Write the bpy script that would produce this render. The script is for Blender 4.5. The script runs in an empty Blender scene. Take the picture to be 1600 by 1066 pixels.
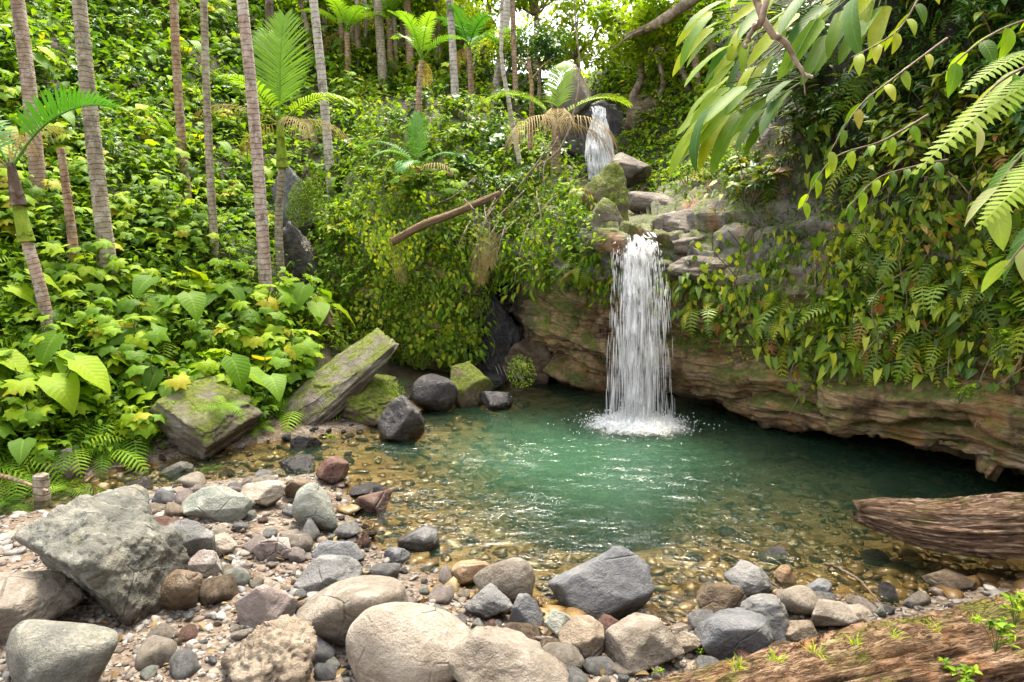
import bpy, bmesh, math, random
import numpy as np
from mathutils import Vector, Matrix
from mathutils.bvhtree import BVHTree

random.seed(7)
RNG = np.random.default_rng(7)
SC = bpy.context.scene
COL = SC.collection
PI = math.pi

# ------------------------------------------------------------------ camera
FPX, PITCH, CAMZ = 1067.0, math.radians(10.0), 3.0
cp, sp_ = math.cos(PITCH), math.sin(PITCH)
CAM = np.array([0.0, 0.0, CAMZ])
cam_data = bpy.data.cameras.new('camera')
cam = bpy.data.objects.new('camera', cam_data)
COL.objects.link(cam)
cam.location = (0, 0, CAMZ)
cam.rotation_euler = (PI/2 - PITCH, 0, 0)
cam_data.sensor_width = 36.0
cam_data.lens = 24.0
cam_data.clip_start = 0.05
cam_data.clip_end = 2000
SC.camera = cam

def ray(u, v):
    x, y = (u - 800.0)/FPX, (533.0 - v)/FPX
    return np.array([x, cp + y*sp_, -sp_ + y*cp])
def at_z(u, v, z):
    d = ray(u, v); t = (z - CAMZ)/d[2]
    return CAM + d*t
def at_y(u, v, y):
    d = ray(u, v); return CAM + d*(y/d[1])
def depth_of(p):
    return p[1]*cp - (p[2]-CAMZ)*sp_
def px_of(P):
    P = np.atleast_2d(P)
    dz = P[:, 2]-CAMZ
    dep = P[:, 1]*cp - dz*sp_
    dep = np.where(np.abs(dep) < 1e-3, 1e-3, dep)
    return np.stack([800+FPX*P[:, 0]/dep, 533-FPX*(P[:, 1]*sp_+dz*cp)/dep, dep], 1)

# ------------------------------------------------------------------ noise
_perm = np.random.default_rng(3).permutation(256).astype(np.int64)
_perm = np.concatenate([_perm, _perm, _perm])
_grad = np.random.default_rng(4).normal(size=(256, 3)); _grad /= np.linalg.norm(_grad, axis=1)[:, None]
def gnoise(P):
    P = np.asarray(P, float)
    i = np.floor(P).astype(np.int64); f = P - i; i &= 255
    w = f*f*f*(f*(f*6-15)+10)
    out = 0
    for dx in (0, 1):
        wx = w[:, 0] if dx else 1-w[:, 0]
        for dy in (0, 1):
            wy = w[:, 1] if dy else 1-w[:, 1]
            for dz in (0, 1):
                wz = w[:, 2] if dz else 1-w[:, 2]
                h = _perm[_perm[_perm[(i[:, 0]+dx) & 255]+((i[:, 1]+dy) & 255)]+((i[:, 2]+dz) & 255)]
                g = _grad[h]
                out = out + wx*wy*wz*(g[:, 0]*(f[:, 0]-dx)+g[:, 1]*(f[:, 1]-dy)+g[:, 2]*(f[:, 2]-dz))
    return out*1.6
def fbm(P, s=1.0, octv=4, gain=.5, ridged=False):
    P = np.asarray(P, float)*s; a = 1.0; o = 0; t = 0
    for k in range(octv):
        n = gnoise(P + 17.3*k)
        if ridged: n = 1-2*np.abs(n)
        o = o + a*n; t += a; a *= gain; P = P*2.03
    return o/t

# ------------------------------------------------------------------ mesh helpers
def mesh_np(name, V, Q=None, T=None, attr=None, smooth=True, mats=(), midx=None):
    V = np.asarray(V, np.float32)
    Q = np.zeros((0, 4), np.int32) if Q is None else np.asarray(Q, np.int32).reshape(-1, 4)
    T = np.zeros((0, 3), np.int32) if T is None else np.asarray(T, np.int32).reshape(-1, 3)
    me = bpy.data.meshes.new(name)
    nq, nt = len(Q), len(T)
    me.vertices.add(len(V)); me.vertices.foreach_set('co', V.ravel())
    me.loops.add(nq*4+nt*3); me.loops.foreach_set('vertex_index', np.concatenate([Q.ravel(), T.ravel()]).astype(np.int32))
    me.polygons.add(nq+nt)
    me.polygons.foreach_set('loop_start', np.concatenate([np.arange(nq)*4, nq*4+np.arange(nt)*3]).astype(np.int32))
    me.polygons.foreach_set('use_smooth', np.full(nq+nt, bool(smooth)))
    if midx is not None: me.polygons.foreach_set('material_index', np.asarray(midx, np.int32))
    if attr is not None:
        for k, a in attr.items():
            a = np.asarray(a, np.float32)
            if a.ndim == 1:
                at = me.attributes.new(k, 'FLOAT', 'POINT'); at.data.foreach_set('value', a)
            else:
                at = me.attributes.new(k, 'FLOAT_VECTOR', 'POINT'); at.data.foreach_set('vector', a.ravel())
    for m in mats: me.materials.append(m)
    me.update(calc_edges=True); me.validate()
    return me

def add(name, me, parent=None, loc=None, rot=None):
    o = bpy.data.objects.new(name, me); COL.objects.link(o)
    if parent is not None: o.parent = parent
    if loc is not None: o.location = loc
    if rot is not None: o.rotation_euler = rot
    return o
def tag(o, label=None, cat=None, group=None, kind=None):
    if label: o['label'] = label
    if cat: o['category'] = cat
    if group: o['group'] = group
    if kind: o['kind'] = kind
    return o
def empty(name, loc):
    o = bpy.data.objects.new(name, None); COL.objects.link(o); o.location = loc
    o.empty_display_size = .1
    return o

class Tpl:
    """geometry template: V, Q, T, A (vertex attr: across, along, tint), M (material per face: quads then tris)"""
    def __init__(s, V, Q=None, T=None, A=None, mq=0, mt=0):
        s.V = np.asarray(V, float).reshape(-1, 3)
        s.Q = np.zeros((0, 4), int) if Q is None else np.asarray(Q, int).reshape(-1, 4)
        s.T = np.zeros((0, 3), int) if T is None else np.asarray(T, int).reshape(-1, 3)
        s.A = np.zeros((len(s.V), 3)) if A is None else np.asarray(A, float)
        s.mq = np.full(len(s.Q), mq) if np.isscalar(mq) else np.asarray(mq, int)
        s.mt = np.full(len(s.T), mt) if np.isscalar(mt) else np.asarray(mt, int)
    def mesh(s, name, mats, smooth=True):
        return mesh_np(name, s.V, s.Q, s.T, {'leaf': s.A}, smooth, mats, np.concatenate([s.mq, s.mt]) if len(mats) > 1 else None)
    def xf(s, R, t, tint=None):
        c = Tpl(s.V @ np.asarray(R).T + np.asarray(t), s.Q, s.T, s.A.copy(), s.mq, s.mt)
        if tint is not None: c.A[:, 2] = tint
        return c
def join(ts):
    V, Q, T, A, mq, mt, n = [], [], [], [], [], [], 0
    for t in ts:
        V.append(t.V); Q.append(t.Q+n); T.append(t.T+n); A.append(t.A); mq.append(t.mq); mt.append(t.mt); n += len(t.V)
    return Tpl(np.concatenate(V), np.concatenate(Q), np.concatenate(T), np.concatenate(A), np.concatenate(mq), np.concatenate(mt))
def scatter(t, R, P, tint):
    """n copies of template t: R (n,3,3) incl. scale, P (n,3), tint (n,)"""
    n, k = len(P), len(t.V)
    V = np.einsum('nij,kj->nki', R, t.V)+P[:, None, :]
    A = np.broadcast_to(t.A, (n, k, 3)).copy(); A[:, :, 2] = np.asarray(tint)[:, None]
    off = (np.arange(n)*k)[:, None, None]
    return Tpl(V.reshape(-1, 3), (t.Q[None]+off).reshape(-1, 4), (t.T[None]+off).reshape(-1, 3), A.reshape(-1, 3),
               np.tile(t.mq, n), np.tile(t.mt, n))

def rotm(ax, a):
    c, s = math.cos(a), math.sin(a)
    return np.array({'x': [[1, 0, 0], [0, c, -s], [0, s, c]], 'y': [[c, 0, s], [0, 1, 0], [-s, 0, c]], 'z': [[c, -s, 0], [s, c, 0], [0, 0, 1]]}[ax])
def rz_many(a):
    c, s = np.cos(a), np.sin(a); o = np.zeros_like(a); l = np.ones_like(a)
    return np.stack([np.stack([c, -s, o], 1), np.stack([s, c, o], 1), np.stack([o, o, l], 1)], 1)
def rx_many(a):
    c, s = np.cos(a), np.sin(a); o = np.zeros_like(a); l = np.ones_like(a)
    return np.stack([np.stack([l, o, o], 1), np.stack([o, c, -s], 1), np.stack([o, s, c], 1)], 1)
def ry_many(a):
    c, s = np.cos(a), np.sin(a); o = np.zeros_like(a); l = np.ones_like(a)
    return np.stack([np.stack([c, o, s], 1), np.stack([o, l, o], 1), np.stack([-s, o, c], 1)], 1)
def frame(y, zhint):
    """3x3 whose columns are x,y,z with y along the given direction"""
    y = np.asarray(y, float); y = y/np.linalg.norm(y)
    z = np.asarray(zhint, float); z = z - y*np.dot(y, z)
    n = np.linalg.norm(z)
    if n < 1e-5: z = np.array([1., 0, 0]) - y*y[0]; n = np.linalg.norm(z)
    z /= n
    return np.stack([np.cross(y, z), y, z], 1)

def tube(path, rad, sides=8, cap=True, attr_t=0.0):
    """tube along path (n,3) with radii (n,)"""
    path = np.asarray(path, float); n = len(path); rad = np.broadcast_to(np.asarray(rad, float), (n,))
    tan = np.gradient(path, axis=0); tan /= np.linalg.norm(tan, axis=1)[:, None]+1e-12
    up = np.array([0, 0, 1.]) if abs(tan[0, 2]) < .9 else np.array([1., 0, 0])
    V = []; A = []
    prev = np.cross(tan[0], up); prev /= np.linalg.norm(prev)
    L = np.concatenate([[0], np.cumsum(np.linalg.norm(np.diff(path, axis=0), axis=1))])
    ang = np.arange(sides)*2*PI/sides
    for i in range(n):
        prev = prev - tan[i]*np.dot(prev, tan[i]); prev /= np.linalg.norm(prev)+1e-12
        b = np.cross(tan[i], prev)
        V.append(path[i]+rad[i]*(np.cos(ang)[:, None]*prev+np.sin(ang)[:, None]*b))
        A.append(np.stack([np.arange(sides)/sides, np.full(sides, L[i]), np.full(sides, attr_t)], 1))
    V = np.concatenate(V); A = np.concatenate(A)
    i = np.arange(n-1)[:, None]*sides; j = np.arange(sides)[None]; k = (j+1) % sides
    Q = np.stack([i+j, i+k, i+sides+k, i+sides+j], -1).reshape(-1, 4)
    T = None
    if cap:
        V = np.concatenate([V, path[[0]], path[[-1]]]); A = np.concatenate([A, A[[0]], A[[-2]]])
        j = np.arange(sides); k = (j+1) % sides; m = (n-1)*sides
        T = np.concatenate([np.stack([k, j, np.full(sides, n*sides)], 1), np.stack([m+j, m+k, np.full(sides, n*sides+1)], 1)])
    return Tpl(V, Q, T, A)
def spline(pts, n):
    """Catmull-Rom through pts (k,d)"""
    pts = np.asarray(pts, float); k = len(pts)
    t = np.linspace(0, k-1, n); i = np.clip(t.astype(int), 0, k-2); f = (t-i)[:, None]
    g = lambda j: pts[np.clip(j, 0, k-1)]
    p0, p1, p2, p3 = g(i-1), g(i), g(i+1), g(i+2)
    return .5*((2*p1)+(p2-p0)*f+(2*p0-5*p1+4*p2-p3)*f*f+(3*p1-p0-3*p2+p3)*f**3)
def grid_quads(nu, nv):
    i = np.arange(nu-1)[:, None]*nv; j = np.arange(nv-1)[None]
    return np.stack([i+j, i+nv+j, i+nv+j+1, i+j+1], -1).reshape(-1, 4)

# ------------------------------------------------------------------ node material helper
class NT:
    def __init__(s, name):
        s.m = bpy.data.materials.new(name); s.m.use_nodes = True
        s.t = s.m.node_tree; s.t.nodes.clear()
        s.out = s.n('ShaderNodeOutputMaterial')
    def n(s, typ, **kw):
        nd = s.t.nodes.new(typ)
        for k, v in kw.items(): setattr(nd, k, v)
        return nd
    def put(s, sock, v):
        if hasattr(v, 'is_output'): s.t.links.new(v, sock)
        elif v is not None: sock.default_value = v
    def noise(s, vec, scale, detail=4, rough=.55, dist=0.0):
        nd = s.n('ShaderNodeTexNoise'); s.put(nd.inputs['Vector'], vec)
        nd.inputs['Scale'].default_value = scale; nd.inputs['Detail'].default_value = detail
        nd.inputs['Roughness'].default_value = rough; nd.inputs['Distortion'].default_value = dist
        return nd.outputs['Fac']
    def voro(s, vec, scale, feature='F1', rnd=1.0, out='Distance'):
        nd = s.n('ShaderNodeTexVoronoi', feature=feature); s.put(nd.inputs['Vector'], vec)
        nd.inputs['Scale'].default_value = scale; nd.inputs['Randomness'].default_value = rnd
        return nd.outputs[out]
    def math(s, op, a, b=None, c=None, clamp=False):
        nd = s.n('ShaderNodeMath', operation=op, use_clamp=clamp)
        s.put(nd.inputs[0], a); s.put(nd.inputs[1], b)
        if c is not None: s.put(nd.inputs[2], c)
        return nd.outputs[0]
    def vmath(s, op, a, b=None):
        nd = s.n('ShaderNodeVectorMath', operation=op); s.put(nd.inputs[0], a); s.put(nd.inputs[1], b)
        return nd.outputs[0]
    def ramp(s, fac, stops, interp='LINEAR'):
        nd = s.n('ShaderNodeValToRGB'); nd.color_ramp.interpolation = interp
        cr = nd.color_ramp
        while len(cr.elements) < len(stops): cr.elements.new(.5)
        for e, (p, c) in zip(cr.elements, stops):
            e.position = p
            e.color = (c, c, c, 1) if np.isscalar(c) else (*c, 1)
        s.put(nd.inputs[0], fac); return nd.outputs[0]
    def mix(s, fac, a, b, mode='MIX'):
        nd = s.n('ShaderNodeMix', data_type='RGBA', blend_type=mode)
        s.put(nd.inputs[0], fac)
        for k, v in ((6, a), (7, b)):
            if isinstance(v, tuple) and len(v) == 3: v = (*v, 1)
            s.put(nd.inputs[k], v)
        return nd.outputs[2]
    def obj(s): return s.n('ShaderNodeTexCoord').outputs['Object']
    def pos(s): return s.n('ShaderNodeNewGeometry').outputs['Position']
    def attr(s, name): return s.n('ShaderNodeAttribute', attribute_name=name)
    def sep(s, v):
        nd = s.n('ShaderNodeSeparateXYZ'); s.put(nd.inputs[0], v); return nd.outputs
    def mapping(s, v, scale=(1, 1, 1), rot=(0, 0, 0), loc=(0, 0, 0)):
        nd = s.n('ShaderNodeMapping'); s.put(nd.inputs[0], v)
        nd.inputs['Scale'].default_value = scale; nd.inputs['Rotation'].default_value = rot; nd.inputs['Location'].default_value = loc
        return nd.outputs[0]
    def bump(s, h, strength=.5, dist=.05, normal=None):
        nd = s.n('ShaderNodeBump'); nd.inputs['Strength'].default_value = strength; nd.inputs['Distance'].default_value = dist
        s.put(nd.inputs['Height'], h); s.put(nd.inputs['Normal'], normal); return nd.outputs[0]
    def bsdf(s, col, rough=.6, spec=.4, normal=None, **kw):
        nd = s.n('ShaderNodeBsdfPrincipled')
        if isinstance(col, tuple) and len(col) == 3: col = (*col, 1)
        s.put(nd.inputs['Base Color'], col); s.put(nd.inputs['Roughness'], rough)
        s.put(nd.inputs['Specular IOR Level'], spec); s.put(nd.inputs['Normal'], normal)
        return nd.outputs[0]
    def mixs(s, fac, a, b):
        nd = s.n('ShaderNodeMixShader'); s.put(nd.inputs[0], fac); s.put(nd.inputs[1], a); s.put(nd.inputs[2], b)
        return nd.outputs[0]
    def done(s, sh):
        s.put(s.out.inputs['Surface'], sh); return s.m

def leaf_mat(name, stops, trans=.35, rough=.42, spec=.35, objvar=.25, rib=.5):
    """stops: colour ramp over tint; attr leaf = (across, along, tint)"""
    N = NT(name)
    x, y, t = N.sep(N.attr('leaf').outputs['Vector'])[:3]
    rnd = N.n('ShaderNodeObjectInfo').outputs['Random']
    t2 = N.math('ADD', t, N.math('MULTIPLY', N.math('SUBTRACT', rnd, .5), objvar), clamp=True)
    c = N.ramp(t2, stops)
    ax = N.math('ABSOLUTE', x)
    ribm = N.math('LESS_THAN', ax, .07)
    c = N.mix(N.math('MULTIPLY', ribm, rib*.6), c, N.mix(.5, c, (.55, .6, .18)))
    blot = N.noise(N.obj(), 9, 3)
    c = N.mix(N.ramp(blot, [(.35, .0), (.7, .35)]), c, N.mix(1.0, c, (.55, .62, .35), 'MULTIPLY'))
    vein = N.math('SINE', N.math('ADD', N.math('MULTIPLY', y, 60), N.math('MULTIPLY', ax, -14)))
    nrm = N.bump(vein, .25*rib, .01)
    p = N.bsdf(c, rough, spec, nrm)
    tr = N.n('ShaderNodeBsdfTranslucent')
    N.put(tr.inputs['Color'], N.mix(1.0, c, (1.35, 1.3, .55), 'MULTIPLY'))
    return N.done(N.mixs(trans, p, tr.outputs[0]))
# ------------------------------------------------------------------ plan of the place
# cliff stations: lip (x, y), outward normal, profile [(offset, z)]
def _p(*a): return list(zip(a[0::2], a[1::2]))
ST = [
 ((-5.5, 14.6), (.1, -1),   _p(-.6,-1.5, -.4,-.3, -.3,.0, -.3,.2, -.3,.4, -.4,.6, -.5,.8, -.8,1.0, -1.4,1.3, -3.5,2.4)),
 ((-3.0, 13.3), (.1, -1),   _p(-.6,-1.5, -.4,-.1, -.2,.3, -.05,.6, .05,1.0, .05,1.4, 0,1.9, -.3,2.4, -1.0,3.1, -3.2,4.9)),
 ((-1.7, 12.9), (.12, -1),  _p(-.5,-1.5, -.3,-.1, -.1,.3, 0,.8, .15,1.3, .15,1.8, .05,2.4, -.2,3.0, -.9,3.7, -3.0,5.2)),
 ((-.85, 12.75), (.35, -.93), _p(-.3,-1.5, -.2,-.1, -.15,.3, -.1,.7, 0,1.2, .1,1.7, .1,2.2, 0,2.8, -.7,3.5, -3,5.3)),
 ((-.40, 13.9), (0, -1),    _p(-.6,-1.5, -.5,.05, -.6,.6, -.7,1.1, -.6,1.6, .3,1.9, .95,2.0, .9,2.6, 0,3.4, -2.6,5.3)),
 ((.3, 13.0), (-.4, -.92),  _p(-.6,-1.5, -.5,-.1, -.4,.3, -.2,.7, .1,1.2, .3,1.6, .4,2.1, .3,2.7, -.4,3.4, -1.6,4.3)),
 ((1.1, 11.75), (-.72, -.7), _p(-.5,-1.5, -.4,-.1, -.2,.4, 0,.8, .2,1.2, .4,1.7, .5,2.2, .4,2.7, .1,3.0, -.8,3.05)),
 ((1.8, 11.35), (-.25, -.97), _p(-.6,-1.5, -.5,-.1, -.3,.4, -.1,.9, .12,1.4, .42,1.95, .75,2.4, .9,2.68, .1,2.78, -3,3.2)),
 ((2.65, 11.2), (-.5, -.87), _p(-.7,-1.5, -.6,-.1, -.4,.2, -.1,.5, .1,.9, .35,1.4, .5,1.9, .5,2.45, -.3,2.95, -3,4.4)),
 ((3.5, 9.8), (-.82, -.57), _p(-1.2,-1.5, -1.1,-.1, -.5,.12, -.05,.15, .05,.5, .1,1.1, .15,1.7, -.05,2.4, -.6,3.3, -1.9,6.8)),
 ((4.45, 8.65), (-.82, -.57), _p(-1.6,-1.5, -1.6,-.1, -.9,.22, -.05,.24, .08,.5, .1,1.1, 0,1.7, -.2,2.6, -.55,4.0, -1.5,8.4)),
 ((5.5, 7.05), (-.86, -.5), _p(-1.8,-1.5, -1.8,0, -.9,.3, -.05,.28, .08,.55, .1,1.1, 0,1.7, -.1,2.8, -.4,4.8, -1.2,9.5)),
 ((6.45, 5.0), (-.92, -.38), _p(-1.6,-1.5, -1.6,.1, -.9,.4, -.05,.36, .08,.6, .1,1.1, .1,1.8, 0,3.0, -.3,5.2, -1.2,10)),
 ((7.3, 2.0), (-.97, -.24), _p(-.6,-1.5, -.6,.1, -.5,.5, -.05,.6, .08,.9, .1,1.4, .1,2.0, 0,3.2, -.5,5.4, -2.4,10)),
 ((8.2, -4.0), (-1, -.1),   _p(-.6,-1.5, -.6,.1, -.5,.5, -.05,.6, .08,.9, .1,1.4, .1,2.0, 0,3.2, -.5,5.4, -2.4,10)),
]
RIM = np.array([s[0] for s in ST])
# pool outline (water edge on the open side), read on the water plane
POOL_PX = [(800,598),(740,598),(690,615),(640,632),(600,650),(560,672),(480,682),(400,694),(300,712),(200,732),(100,752),(0,775),(-150,805),
           (-150,838),(40,806),(180,778),(330,752),(440,748),(500,742),(540,752),(548,800),(585,850),(640,885),(700,905),(760,930),(850,950),(960,985),(1060,975),(1130,945),(1190,915),
           (1300,930),(1400,950),(1480,915),(1600,905),(1720,880)]
POOL = [at_z(u, v, 0)[:2] for u, v in POOL_PX] + [np.array([7.6, 4.5]), np.array([8.5, 7.0])]
POOL += [np.array(p) for p in ((7.0, 8.6), (5.8, 10.3), (4.6, 11.2), (3.2, 12.6), (1.9, 12.6), (1.2, 13.0), (.4, 14.2), (-.4, 14.6))]
POOL = np.array(POOL)

def seg_dist(P, poly, closed=True):
    d = np.full(len(P), 1e9)
    n = len(poly)
    for i in range(n if closed else n-1):
        a, b = poly[i], poly[(i+1) % n]
        ab = b-a; t = np.clip(((P-a)@ab)/(ab@ab+1e-12), 0, 1)
        d = np.minimum(d, np.linalg.norm(P-(a+t[:, None]*ab), axis=1))
    return d
def inside(P, poly):
    c = np.zeros(len(P), bool); n = len(poly)
    for i in range(n):
        a, b = poly[i], poly[(i+1) % n]
        m = ((a[1] > P[:, 1]) != (b[1] > P[:, 1]))
        xx = (b[0]-a[0])*(P[:, 1]-a[1])/(b[1]-a[1]+1e-12)+a[0]
        c ^= m & (P[:, 0] < xx)
    return c
BANK = np.array([(-40., 1.0), (-14, 3.6), (-8.2, 6.6)] + [tuple(at_z(u, v, 0)[:2]) for u, v in ((0, 762), (110, 742), (250, 708), (330, 694), (440, 668), (560, 645), (640, 600))] + [(-2.0, 13.6)])
HILL = np.vstack([BANK, [(-2.0, 14.5), (-2.0, 200), (-200, 200), (-200, 1.0)]])
BEHIND = np.vstack([RIM, [(8.5, -60), (200, -60), (200, 200), (-5.5, 200)]])
GUL = np.array([(1.85, 10.2, 2.60), (1.9, 12.0, 2.75), (2.1, 14, 3.0), (2.35, 17, 3.5), (2.55, 19.4, 4.3), (2.6, 20.4, 6.0), (2.8, 24, 7.6), (3.2, 32, 10.5)])
# slope behind the rim, by position along the cliff
def smooth(a, b, x):
    t = np.clip((x-a)/(b-a), 0, 1); return t*t*(3-2*t)

def ground(P):
    P = np.asarray(P, float)
    x, y = P[:, 0], P[:, 1]
    P3 = np.stack([x, y, np.zeros_like(x)], 1)
    n1 = fbm(P3, .45, 4); n2 = fbm(P3, 2.2, 3)
    dp = seg_dist(P, POOL); ip = inside(P, POOL)
    hole = 1.45*np.exp(-(((x-1.05)/1.3)**2+((y-8.65)/1.35)**2))
    bed = -(np.minimum(.14*dp, .30)+hole*smooth(.1, 1.6, dp)+.035)
    strm = (x < -2.1)
    bed = np.where(strm, np.maximum(bed, -.14), bed) + .05*n2*smooth(.1, .6, dp)
    beach = .03+.17*np.minimum(dp, 1.2)+.12*np.clip(dp-1.2, 0, 6)
    beach = beach+.05*n1*smooth(.2, 1.5, dp)+.035*n2*smooth(.1, .5, dp)
    z = np.where(ip, bed, beach)
    # left hill
    dh = seg_dist(P, BANK, False); ih = inside(P, HILL)
    top = 12+3*n1
    hill = .10+.62*np.minimum(dh, .8)+.80*np.clip(dh-.8, 0, 40)+.55*n1*smooth(.8, 4, dh)+.16*n2*smooth(.3, 2, dh)
    hill = np.where(hill > top, top+.25*(hill-top), hill)
    z = np.where(ih, np.maximum(z, hill), z)
    # behind the cliff
    db = seg_dist(P, RIM, False); ib = inside(P, BEHIND)
    sl = .42+1.5*smooth(3.2, 6.0, x)*smooth(22, 8, y)+.25*smooth(2.6, 5, x)
    lw = smooth(1.6, .6, x)
    bl = 2.75+.74*np.minimum(db-.4, 3.6)+.40*np.clip(db-4, 0, None)
    back = 2.35+sl*(db-1.2)
    back = back*(1-lw)+bl*lw+.45*n1*smooth(1.5, 5, db)+.12*n2
    cap = 12-4.2*np.exp(-((x-1.0)/5.5)**2)
    back = np.where(back > cap, cap+.2*(back-cap), back)
    m = smooth(1.5, 2.2, db)
    zb = np.where(db > 1.5, -1.6+(back+1.6)*m, -1.6)
    z = np.where(ib, np.where(ih, np.maximum(z, zb), np.where(ip & (db < 1.5), bed, zb)), z)
    # gully of the upper stream
    gz = np.interp(y, GUL[:, 1], GUL[:, 2]); gx = np.interp(y, GUL[:, 1], GUL[:, 0])
    dg = np.abs(x-gx)
    lim = gz+.85*np.clip(dg-.55, 0, None)**1.15+.1*n2
    z = np.where((y > 11.5) & (y < 45), np.minimum(z, lim), z)
    return z

def axis(lo, hi, step, far):
    a = np.arange(lo, hi+1e-6, step)
    g = step*np.cumsum(1.18**np.arange(1, 60)); g = g[g < far]
    return np.concatenate([lo-g[::-1], a, hi+g])
gx_, gy_ = axis(-10, 9.5, .13, 90), axis(-1.5, 24, .13, 90)
GX, GY = np.meshgrid(gx_, gy_, indexing='ij')
GP = np.stack([GX.ravel(), GY.ravel()], 1)
GZ = ground(GP)
GV = np.column_stack([GP, GZ])
GQ = grid_quads(len(gx_), len(gy_))
_ih = inside(GP, HILL); _ib = inside(GP, BEHIND); _ip = inside(GP, POOL)
zone = np.where(_ih | _ib, 1.0, 0.0)                 # 1 = forest soil, 0 = gravel
zone = zone*smooth(.0, .35, np.maximum(seg_dist(GP, BANK, False), np.where(_ib, 1, 0)))
zone = np.maximum(zone, smooth(9.3, 10.0, GP[:, 1])*(~_ip))
under = np.where(_ip, 1.0, 0.0)

# ------------------------------------------------------------------ cliff
def build_cliff():
    ctrl = []
    for (x, y), n, prof in ST:
        n = np.array(n)/np.hypot(*n)
        ctrl.append([(x+n[0]*d, y+n[1]*d, z) for d, z in prof])
    C = np.array(ctrl)                                # (S, K, 3)
    NU, NV = 620, 190
    A = np.stack([spline(C[:, k], NU) for k in range(C.shape[1])], 1)
    B = np.stack([spline(A[i], NV) for i in range(NU)], 0)
    du = np.gradient(B, axis=0); dv = np.gradient(B, axis=1)
    nn = np.cross(du, dv); nn /= np.linalg.norm(nn, axis=2)[:, :, None]+1e-9
    P = B.reshape(-1, 3); nn = nn.reshape(-1, 3)
    # strata: thin beds dipping along the wall, stepped
    w = np.zeros(len(P))
    warp = fbm(P, .5, 3)*.35
    # bed coordinate: height with a dip
    dip = np.where(P[:, 0] < 1.9, .38*(P[:, 0]-1.9), -.06*(P[:, 0]-1.9))
    bed = (P[:, 2]+dip+warp*.6)
    st = 0
    for f, a in ((2.1, .19), (4.6, .11), (10.7, .045)):
        ph = bed*f+fbm(P, 1.1, 2)*.5
        fr = ph-np.floor(ph); lay = np.floor(ph)
        rnd = np.modf(np.abs(np.sin(lay*12.9898)*43758.5453))[0]
        st = st+a*((rnd-.5)*1.3+(.5-np.abs(fr-.5))*.9-.2*(fr > .85))
    si = np.repeat(np.concatenate([[0], np.cumsum(np.linalg.norm(np.diff(B[:, NV//2], axis=0), axis=1))]), NV)
    hsh = lambda a, b: np.modf(np.abs(np.sin(a*12.9898+b*78.233)*43758.5453))[0]
    for f, g, a in ((2.1, .75, .12), (4.6, 1.7, .07)):
        lay = np.floor(bed*f+fbm(P, 1.1, 2)*.5); k = si*g+hsh(lay, 3.)*7+fbm(P, 1.5, 3)*.35
        c = np.floor(k); fr = k-c
        st = st+a*(hsh(c, lay)-.5)*2*np.clip(np.minimum(fr, 1-fr)*14, 0, 1)-.035*(np.minimum(fr, 1-fr) < .03)
    blocky = fbm(P, .9, 3, ridged=True)*.09+fbm(P, 2.2, 5, .6)*.10+fbm(P, 7, 4, .6, ridged=True)*.035
    z = P[:, 2]
    amp = smooth(-.4, .1, z)*(1-.6*smooth(2.7, 4.0, z))
    P = P+nn*((st*smooth(-.1, .5, z)+blocky)*amp)[:, None]
    return P, grid_quads(NU, NV), NU, NV
CV, CQ, CNU, CNV = build_cliff()
# make sure faces point outward (toward the pool)
_c = CV[CQ]; _fn = np.cross(_c[:, 1]-_c[:, 0], _c[:, 3]-_c[:, 0])
_mid = (CNU//2)*(CNV-1)+int(CNV*.5)
if _fn[_mid][1] > 0: CQ = CQ[:, ::-1]

# ------------------------------------------------------------------ ray casts on the land
BVH_G = BVHTree.FromPolygons([tuple(v) for v in GV], [tuple(q) for q in GQ])
BVH_C = BVHTree.FromPolygons([tuple(v) for v in CV], [tuple(q) for q in CQ])
def hit(u, v, water=False):
    d = Vector(ray(u, v)).normalized(); o = Vector(CAM)
    best = None
    for b, nm in ((BVH_G, 'g'), (BVH_C, 'c')):
        loc, nor, idx, dist = b.ray_cast(o, d, 400)
        if loc is not None and (best is None or dist < best[2]):
            if nor.dot(d) > 0: nor = -nor
            best = (np.array(loc), np.array(nor), dist, nm)
    if water and d.z < 0:
        t = -o.z/d.z
        if best is None or t < best[2]: best = (np.array(o+d*t), np.array([0, 0, 1.]), t, 'w')
    return best
def gz(x, y): return float(ground(np.array([[x, y]]))[0])

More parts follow.
